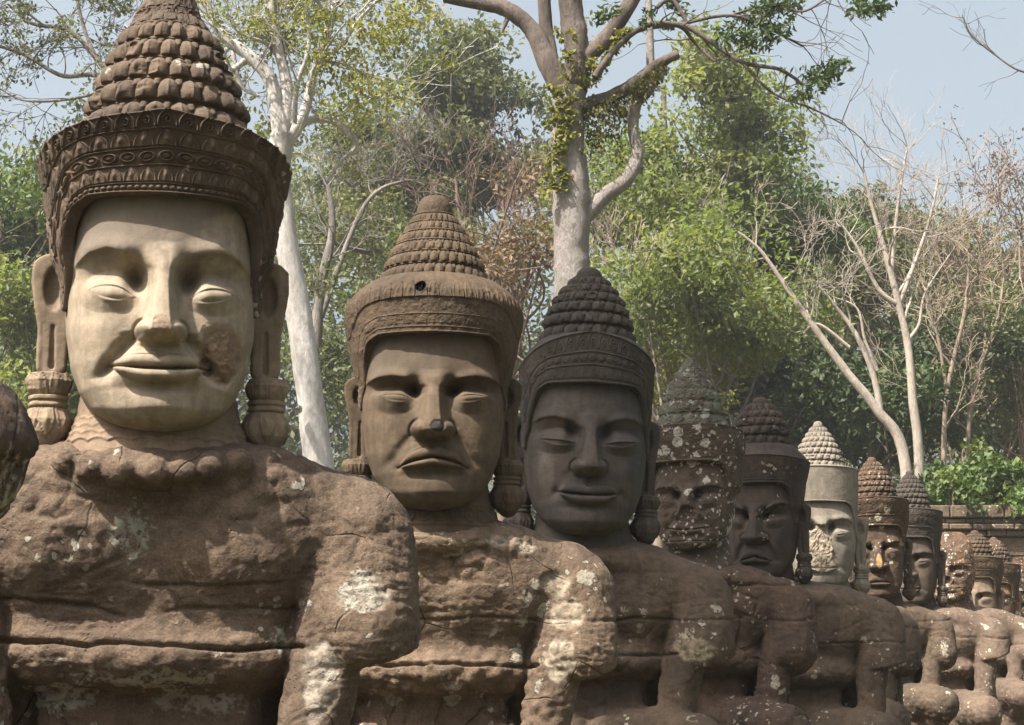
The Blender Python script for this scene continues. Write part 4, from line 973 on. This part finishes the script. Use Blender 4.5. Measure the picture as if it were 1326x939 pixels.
T_(1250, 70, 1250, 350, [(1250, 420, 80, 80, 5, 36, .05), (1300, 520, 70, 80, 5, 34, .05)], 'olive', 'tan', 'thin-trunked olive tree above the far wall', w=9, size=.26, lim=18)
T_(1330, 62, 1320, 320, [(1320, 380, 60, 80, 5, 20, .08), (1290, 480, 60, 70, 5, 22, .05)], 'olive', 'tan', 'thin olive tree cut by the right edge above the wall bushes', w=8, size=.24, lim=16)
T_(200, 60, 210, 60, [(150, 110, 90, 60, 4, 3, .1)], 'olive', 'grey', 'slender tree hidden behind the nearest headdress', w=10, lim=4)

# --- leaning white trunk (left)
def root_at(px, D, label, cat='tree', name='forest_tree', group=None):
    x0 = ground_pt(px, D); return empty(name, (x0, D, 0), label, cat, group), (-x0, -D, 0)
D = 34; ra, off = root_at(420, D, 'tall tree with a smooth leaning white trunk between the first two heads', group=g2)
tb = TB(); tips = []
main = limb(tb, [(432, 900, 50), (420, 660, 42), (411, 590, 38), (392, 440, 35), (374, 330, 31), (362, 230, 29), (366, 175, 34)], D, 18, 70, rng, noise=.10)
for pth in ([(366, 190, 24), (352, 110, 19), (322, 72, 17), (292, 50, 15), (272, 20, 12), (250, -30, 9)],
            [(366, 190, 22), (372, 120, 17), (362, 70, 14), (352, 20, 13), (350, -40, 10)],
            [(367, 190, 22), (392, 150, 15), (408, 90, 12), (425, 40, 11), (440, -20, 9)],
            [(372, 180, 14, .3), (400, 156, 11, .6), (432, 158, 9, .9), (462, 186, 7, 1), (440, 210, 5, 1), (424, 235, 4, 1)],
            [(322, 74, 10), (300, 90, 8), (290, 70, 7), (310, 50, 5)],
            [(380, 160, 9, -.3), (385, 110, 7, -.5), (400, 60, 6, -.6), (396, 10, 5, -.6)],
            [(410, 90, 7), (440, 60, 6), (470, 20, 5), (500, -10, 4)],
            [(300, 60, 7), (312, 110, 5), (335, 125, 4)],
            [(386, 530, 12, -.4), (382, 527, 10, -.7)]):
    q = limb(tb, pth, D, 10, 30, rng)
    for k in (10, 16, 22, 27, 29):
        if pth[0][1] < 400: grow(tb, q[k, :3], np.array([rng.normal(0, .6), rng.normal(0, .5), rng.uniform(.1, .8)]), rng.uniform(1.0, 2.0), q[k, 3]*.45, 2, rng, tips, rmin=.008)
link('trunk', tb.mesh('trunk', BK['white']), ra, off)
C = [P(x+rng.normal(0, 16), y+rng.normal(0, 12), D+rng.uniform(-2, 2)) for x, y, n in ((430, 60, 12), (340, 40, 10), (480, 40, 14), (470, 100, 10), (520, 20, 9), (300, 20, 5), (400, 10, 8), (505, 130, 7), (450, 140, 6), (400, 80, 5)) for _ in range(n)]
C = np.array(C+[t for t in tips if rng.random() < .10])
link('crown', leaves_mesh('crown', C, rng.uniform(.25, .55, len(C)), 42, .12, rng, LM['yellow']), ra, off)

# --- big central trunk with climbers
D = 30; rb, off = root_at(740, D, 'big central tree with a pale trunk, heavy forked limbs and climbing plants', group=g2)
tb = TB(); tips = []
limb(tb, [(735, 950, 74), (738, 640, 62), (741, 400, 50), (740, 330, 48), (740, 250, 50), (735, 180, 44), (737, 115, 42)], D, 22, 80, rng, noise=.10)
LB = [[(737, 125, 40), (712, 85, 30), (690, 40, 24), (660, 14, 22), (630, 6, 19), (575, -4, 15)],
      [(738, 125, 38), (748, 80, 34), (742, 30, 34), (735, -40, 32)],
      [(742, 125, 34), (760, 75, 26), (790, 45, 24), (825, -10, 20)],
      [(722, 100, 20, .3), (709, 50, 19, .5), (702, -40, 18, .5)],
      [(742, 300, 24), (764, 274, 22), (784, 252, 21), (812, 232, 20), (826, 200, 18), (820, 170, 15), (824, 130, 17), (842, 115, 14), (842, 70, 11), (840, 10, 9), (838, -30, 8)],
      [(750, 140, 22), (790, 125, 18), (820, 110, 20), (850, 85, 16), (878, 70, 11)],
      [(790, 60, 9), (830, 38, 8), (880, 32, 8), (912, 48, 7), (960, 80, 6), (1010, 90, 5), (1040, 110, 4)],
      [(770, 100, 10, -.5), (800, 60, 8, -.5), (840, 32, 7, -.6), (880, 34, 6, -.6), (900, 56, 5), (925, 80, 4)],
      [(850, 10, 6), (870, 0, 6), (890, 30, 5)], [(960, 80, 4), (1000, 120, 3.5), (1050, 140, 3), (1090, 160, 2)],
      [(880, 32, 5), (940, 20, 4.5), (980, 30, 4), (1040, 60, 3)], [(940, 22, 4), (1000, 5, 3.5), (1040, 15, 3), (1080, -10, 3)],
      [(660, 16, 8), (655, 30, 6), (650, 42, 3)]]
limb(tb, LB.pop(4), D, 12, 40, rng, noise=.18)
link('trunk', tb.mesh('trunk', BK['bigtrunk']), rb, off); tb = TB()
qs = [limb(tb, p_, D, 12, 40, rng, noise=.2) for p_ in LB]
for j in (5, 6, 8, 9, 10):
    q = qs[j]
    for k in (18, 24, 29, 34, 38, 39): grow(tb, q[k, :3], np.array([rng.uniform(-.2, .9), rng.normal(0, .3), rng.uniform(-.7, .4)]), rng.uniform(.5, 1.1), max(q[k, 3]*.5, .01), 1, rng, tips, rmin=.006, nch=(2, 4), upb=0)
link('limb', tb.mesh('limb', BK['limb']), rb, off)
C = [P(x+rng.normal(0, sx), y+rng.normal(0, sy), D+rng.uniform(-1, 1)) for x, y, sx, sy, n in ((955, 45, 18, 12, 11), (1060, 95, 16, 8, 8), (1080, 90, 8, 8, 3), (1130, 8, 14, 7, 8), (1045, 118, 10, 5, 4), (860, 20, 14, 10, 5), (985, 20, 16, 8, 6), (1000, 48, 16, 10, 5), (1020, 8, 20, 6, 5), (780, 15, 10, 10, 3)) for _ in range(n)]
link('crown', leaves_mesh('crown', C, rng.uniform(.12, .3, len(C)), 34, .15, rng, LM['dark'], asp=.42), rb, off)
# climbers on the trunk and hanging from the side limb
cl = []
for _ in range(180):
    y = rng.uniform(105, 250)**1.0; x = np.interp(y, [105, 180, 250], [718, 722, 722])+rng.normal(0, 9); 
    if rng.random() < .35: x = 735+rng.normal(0, 13); y = rng.uniform(40, 180)
    cl.append(P(x, y, D-.40))
for _ in range(70): 
    t = rng.random(); cl.append(P(760+60*t+rng.normal(0, 3), 110-80*t+rng.normal(0, 6), D-.25))
hang = []
for _ in range(330):
    t = rng.random(); x = 755+105*t; y = np.interp(x, [755, 790, 820, 860], [132, 124, 112, 84])+abs(rng.normal(0, 1))*np.interp(x, [755, 800, 830, 860], [30, 38, 14, 8])
    hang.append(P(x, y, D+rng.uniform(-.35, .35)))
vin = empty('climbing_plant', tuple(P(735, 180, D)), 'yellow-green climber clinging to the fork of the big central tree', 'climber')
vo = tuple(-P(735, 180, D))
link('foliage', leaves_mesh('foliage', cl, .07, 8, .09, rng, LM['yellow'], asp=.7), vin, vo)
vi2 = empty('climbing_plant', tuple(P(800, 130, D)), 'mossy brown-green creeper hanging from the side limb of the big central tree', 'climber')
link('foliage', leaves_mesh('foliage', hang, .13, 12, .075, rng, LM['moss'], asp=.55, droop=.8), vi2, tuple(-P(800, 130, D)))

# --- bare pale trees at the right
def bare(px, D, limbs, bk, label, lev=3, L=3.2, every=4, seg=6, start=8, nch=(3, 4), rmin=.012, spread=.6, upb=.3, subs=None):
    r, off = root_at(px, D, label, group='bare trees behind the row'); tb = TB(); tips = []
    for li, l in enumerate(limbs):
        q = limb(tb, l, D, 12, 44, rng, noise=.1)
        for k in list(range(start, 44, every))+[43]:
            z = rng.uniform(.2, 1); grow(tb, q[k, :3], np.array([rng.normal(0, .6), rng.normal(0, .5), z])/1.2, L*rng.uniform(.6, 1.1)*(.5+.5*(1-k/60)), max(q[k, 3]*.5, rmin), lev if (l[0][2] > 7 and k % 2 == 0) else lev-1, rng, tips, seg, .35, nch, spread, upb, .35, rmin)
    link('trunk', tb.mesh('trunk', BK[bk]), r, off); return tips, r, off
bare(1170, 46, [[(1180, 850, 17), (1172, 600, 15), (1135, 530, 13), (1095, 480, 11), (1055, 425, 9), (1020, 375, 7), (985, 325, 5), (955, 300, 3)],
     [(1140, 535, 10), (1132, 490, 8), (1112, 440, 7), (1085, 400, 4.5), (1060, 370, 3)],
     [(1136, 480, 6), (1120, 440, 4), (1110, 400, 3), (1080, 385, 2)], [(1100, 450, 5), (1060, 420, 4), (1040, 432, 3)]], 'pale', 'pale bare tree leaning far to the left behind the row', every=6, L=1.6, start=26, nch=(2, 4), rmin=.006)
bare(1190, 50, [[(1195, 850, 15), (1190, 600, 13), (1182, 520, 12), (1176, 450, 10), (1164, 395, 9), (1150, 340, 8), (1130, 270, 5), (1118, 220, 3.5)],
     [(1164, 395, 8), (1138, 375, 6), (1110, 320, 4), (1085, 285, 3)], [(1164, 395, 6), (1185, 340, 5), (1205, 280, 4), (1215, 230, 3)], [(1155, 350, 6), (1160, 290, 5), (1168, 230, 3.5), (1175, 190, 2.5)],
     [(1176, 440, 6), (1190, 420, 4), (1198, 380, 3), (1230, 330, 2.5)]], 'pale', 'tall bare pale tree with a fan of fine twigs against the sky', every=4, L=2.5, start=22, nch=(3, 4), rmin=.006, spread=.45)
bare(1230, 54, [[(1225, 850, 8), (1222, 600, 7), (1228, 500, 6), (1250, 400, 5), (1255, 330, 3)], [(1228, 520, 5), (1215, 440, 4), (1200, 400, 2.5)]], 'tan', 'thin tan bare sapling just left of the wall bushes', every=5, L=2.8, start=14)
bare(1262, 56, [[(1250, 850, 8), (1252, 600, 7), (1262, 500, 6), (1290, 420, 4), (1300, 360, 3)], [(1258, 520, 5), (1275, 450, 4), (1270, 380, 3)]], 'tan', 'forked thin tan tree rising behind the wall bushes', every=5, L=3.0, start=14)
tips, r_, off_ = bare(1320, 66, [[(1330, 850, 10), (1325, 600, 9), (1315, 450, 7), (1300, 350, 5), (1290, 300, 3)], [(1320, 480, 6), (1260, 400, 4), (1235, 330, 3)], [(1316, 440, 6), (1326, 340, 4), (1320, 290, 3)]], 'redd', 'reddish-brown dry tree with dense fine twigs at the right edge', every=4, L=3.6, start=14, nch=(2, 4), rmin=.013)
link('crown', leaves_mesh('crown', np.array(tips)[::3], .5, 9, .16, rng, LM['brown']), r_, off_)
bare(640, 60, [[(660, 850, 14), (650, 500, 11), (640, 380, 9), (600, 300, 6), (590, 230, 4)], [(648, 420, 7), (690, 350, 5), (700, 290, 3)], [(645, 440, 7), (670, 400, 5), (660, 300, 3)]], 'redd', 'brownish bare tree with crossing twigs left of the central trunk', every=3, L=3.8, start=14)
bare(840, 52, [[(860, 850, 14), (845, 560, 12), (838, 430, 9), (860, 400, 6), (910, 400, 4), (950, 425, 3)], [(840, 450, 8), (835, 400, 6), (810, 340, 4)]], 'tan', 'twisted tan branches beside the topknot of the charcoal head', every=6, L=2.2, start=20)
bare(405, 60, [[(400, 850, 20), (405, 600, 18), (412, 400, 15), (430, 300, 10), (425, 240, 6)], [(412, 420, 9), (470, 270, 6), (520, 235, 4), (550, 240, 3)]], 'grey', 'grey bare-limbed tree right behind the leaning white trunk', every=6, L=2.6, start=18)
# sparse branches top left, from a tree standing behind the nearest headdress
D = 30; rs, off = root_at(190, D, 'sparsely leaved grey tree reaching out over the top left corner', group=g2)
tb = TB(); tips = []
limb(tb, [(200, 900, 34), (195, 500, 28), (190, 250, 22), (180, 150, 15)], D, 12, 40, rng)
for l in ([(185, 160, 12), (150, 120, 9), (128, 80, 8), (90, 40, 6), (40, 30, 5), (10, 5, 3)], [(185, 150, 9), (130, 100, 7), (80, 98, 6), (30, 70, 5), (-20, 55, 4)],
          [(128, 84, 6), (110, 40, 5), (100, 0, 4), (95, -30, 3)], [(130, 120, 4), (80, 130, 3.5), (30, 130, 2.5), (0, 115, 2)], [(60, 36, 4), (30, 10, 3), (20, -20, 2)], [(240, 40, 5), (225, 10, 4), (215, -20, 3)]):
    q = limb(tb, l, D, 8, 30, rng, noise=.15)
    for k in range(8, 30, 3): grow(tb, q[k, :3], np.array([rng.normal(-.2, .6), rng.normal(0, .4), rng.normal(.1, .5)]), rng.uniform(.5, 1.0), max(q[k, 3]*.4, .008), 2, rng, tips, rmin=.006, upb=0, spread=.7)
link('trunk', tb.mesh('trunk', BK['grey']), rs, off)
tt = np.array(tips); tt = tt[rng.random(len(tt)) < .45]
link('crown', leaves_mesh('crown', tt, .16, 7, .085, rng, LM['olive']), rs, off)

D = 28; rt_, off = root_at(1560, D, 'grey tree off the right edge, only fine bare twigs enter the top right corner', group=g2)
tb = TB(); tips = []
limb(tb, [(1580, 900, 36), (1565, 500, 30), (1540, 250, 22), (1480, 130, 14), (1400, 90, 8)], D, 10, 40, rng)
q = limb(tb, [(1420, 100, 8), (1360, 95, 5), (1322, 92, 3), (1290, 72, 2.6), (1258, 45, 2.2), (1246, 20, 1.6)], D, 6, 30, rng)
for k in range(12, 30, 2): grow(tb, q[k, :3], np.array([rng.normal(-.4, .5), rng.normal(0, .3), rng.normal(.2, .6)]), rng.uniform(.35, .8), .008, 1, rng, tips, rmin=.004, upb=0, spread=.7)
link('trunk', tb.mesh('trunk', BK['grey']), rt_, off)

# --- unseen tree added off frame so its crown shades the middle of the row
SHT = np.array([1.9, 13.6, 3.0])+SD*13.0
rsh = empty('added_shade_tree', (-13, 4, 0), 'unseen leafy tree added left of the row, outside the frame, to shade the middle giants', 'tree')
tb = TB(); tr = smooth_path(np.column_stack([[(-13, 4, 0), (-12.6, 4.2, 6), (-10.5, 5, 10.5), tuple(SHT)], [.5, .42, .3, .1]]), 30); tb.add(tr[:, :3], tr[:, 3], 12)
link('trunk', tb.mesh('trunk', BK['grey']), rsh, (13, -4, 0))
axr = np.array([.42, .90, 0.0]); pr = np.array([.9, -.42, 0])
Cc = []
for _ in range(460):
    a, b_, c_ = rng.uniform(-1, 1, 3)
    if a*a+b_*b_+c_*c_ > 1: continue
    Cc.append(SHT+axr*(a*4.4+.4)+pr*b_*1.6+np.array([0, 0, c_*1.3]))
link('crown', leaves_mesh('crown', Cc, .5, 90, .26, rng, LM['mid']), rsh, (13, -4, 0))

# ------------------------------------------------------------------ far wall, bushes
D = 44.0; xl = P(1196, 700, D)[0]; zt = P(1260, 655, D)[2]
wr = empty('temple_wall', (xl+6, D, 0), 'weathered laterite wall with carved coping courses behind the last heads', 'wall')
Mw = stone('wall_stone', (0.24, 0.18, 0.125), (0.17, 0.135, 0.10), (0.05, 0.045, 0.036), 0.55, lichen=.4, bump=.03, speck=.4, k=.5, seed=31, streak=.15)
def course(z0, z1, dep, n, name):
    Vs = []; Fs = []; k = 0; x = xl
    L = 13.0
    cuts = np.cumsum(rng.uniform(.7, 1.3, n)); cuts = cuts/cuts[-1]*L; a = 0
    for c in cuts:
        j = rng.normal(0, .012, 2); g = .012; b = .025
        x0, x1 = xl+a+g, xl+c-g; y0 = D-dep+j[0]; y1 = D+.6; zz1 = z1-g+j[1]*.4; zz0 = z0
        ring_ = [(x0, y0+b, zz0), (x1, y0+b, zz0), (x1, y0+b, zz1), (x0, y0+b, zz1)]
        v = [(x0, y1, zz0), (x1, y1, zz0), (x1, y1, zz1), (x0, y1, zz1)]+ring_+[(x0+b, y0, zz0+b), (x1-b, y0, zz0+b), (x1-b, y0, zz1-b), (x0+b, y0, zz1-b)]
        f = [(4, 5, 9, 8), (5, 6, 10, 9), (6, 7, 11, 10), (7, 4, 8, 11), (8, 9, 10, 11), (0, 1, 5, 4), (1, 2, 6, 5), (2, 3, 7, 6), (3, 0, 4, 7)]
        Vs += v; Fs += [tuple(q+k for q in ff) for ff in f]; k += 12; a = c
    return link(name, mesh(name, Vs, Fs, Mw, False), wr, (-(xl+6), -D, 0))
course(zt-.32, zt, .32, 20, 'coping'); course(zt-.46, zt-.33, .22, 22, 'moulding'); course(zt-.62, zt-.47, .30, 26, 'moulding'); course(zt-.78, zt-.63, .16, 24, 'moulding')
for k in range(10): course(zt-.78-.5*(k+1), zt-.79-.5*k, .05, 14+k % 3, 'course')
for cx, cy, rx, ry, lab in ((1235, 632, 34, 24, 'round bright-leaved bush on the far wall beside the pale trunks'), (1285, 636, 30, 20, 'leafy bush trailing over the middle of the far wall'), (1325, 640, 26, 16, 'low bush on the far wall at the right edge')):
    C, R = crown_clumps(rng, cx, cy, rx, ry, D+1.6, 1.0, 46, -.5, 5, (.25, .45)); p0 = P(cx, cy+ry, D+1.6)
    b = empty('wall_bush', tuple(p0), lab, 'bush', 'bushes along the far wall')
    link('foliage', leaves_mesh('foliage', C, R, 60, .2, rng, LM['mid'], asp=.6), b, tuple(-p0))
    tb = TB()
    for c in C[:8]: tb.add(smooth_path([(p0[0]+rng.normal(0, .1), p0[1], p0[2]-1.5), (p0+c)/2, c], 8), np.linspace(.06, .02, 8), 5)
    link('stem', tb.mesh('stem', BK['brown']), b, tuple(-p0))

# ------------------------------------------------------------------ haze
HZ = 0.0006
Vh = [(x, y, z) for z in (-3, 60) for y in (-20, 135) for x in (-110, 110)]
Fh = [(0, 2, 3, 1), (4, 5, 7, 6), (0, 1, 5, 4), (2, 6, 7, 3), (0, 4, 6, 2), (1, 3, 7, 5)]
Th = NT('haze_air'); pv = Th.n('ShaderNodeVolumePrincipled'); pv.inputs['Color'].default_value = (0.92, 0.95, 1, 1); pv.inputs['Density'].default_value = HZ; pv.inputs['Anisotropy'].default_value = 0.3
Th.t.links.new(pv.outputs[0], Th.out.inputs['Volume'])
tag(link('haze', mesh('haze', Vh, Fh, Th.m, False)), kind='stuff')
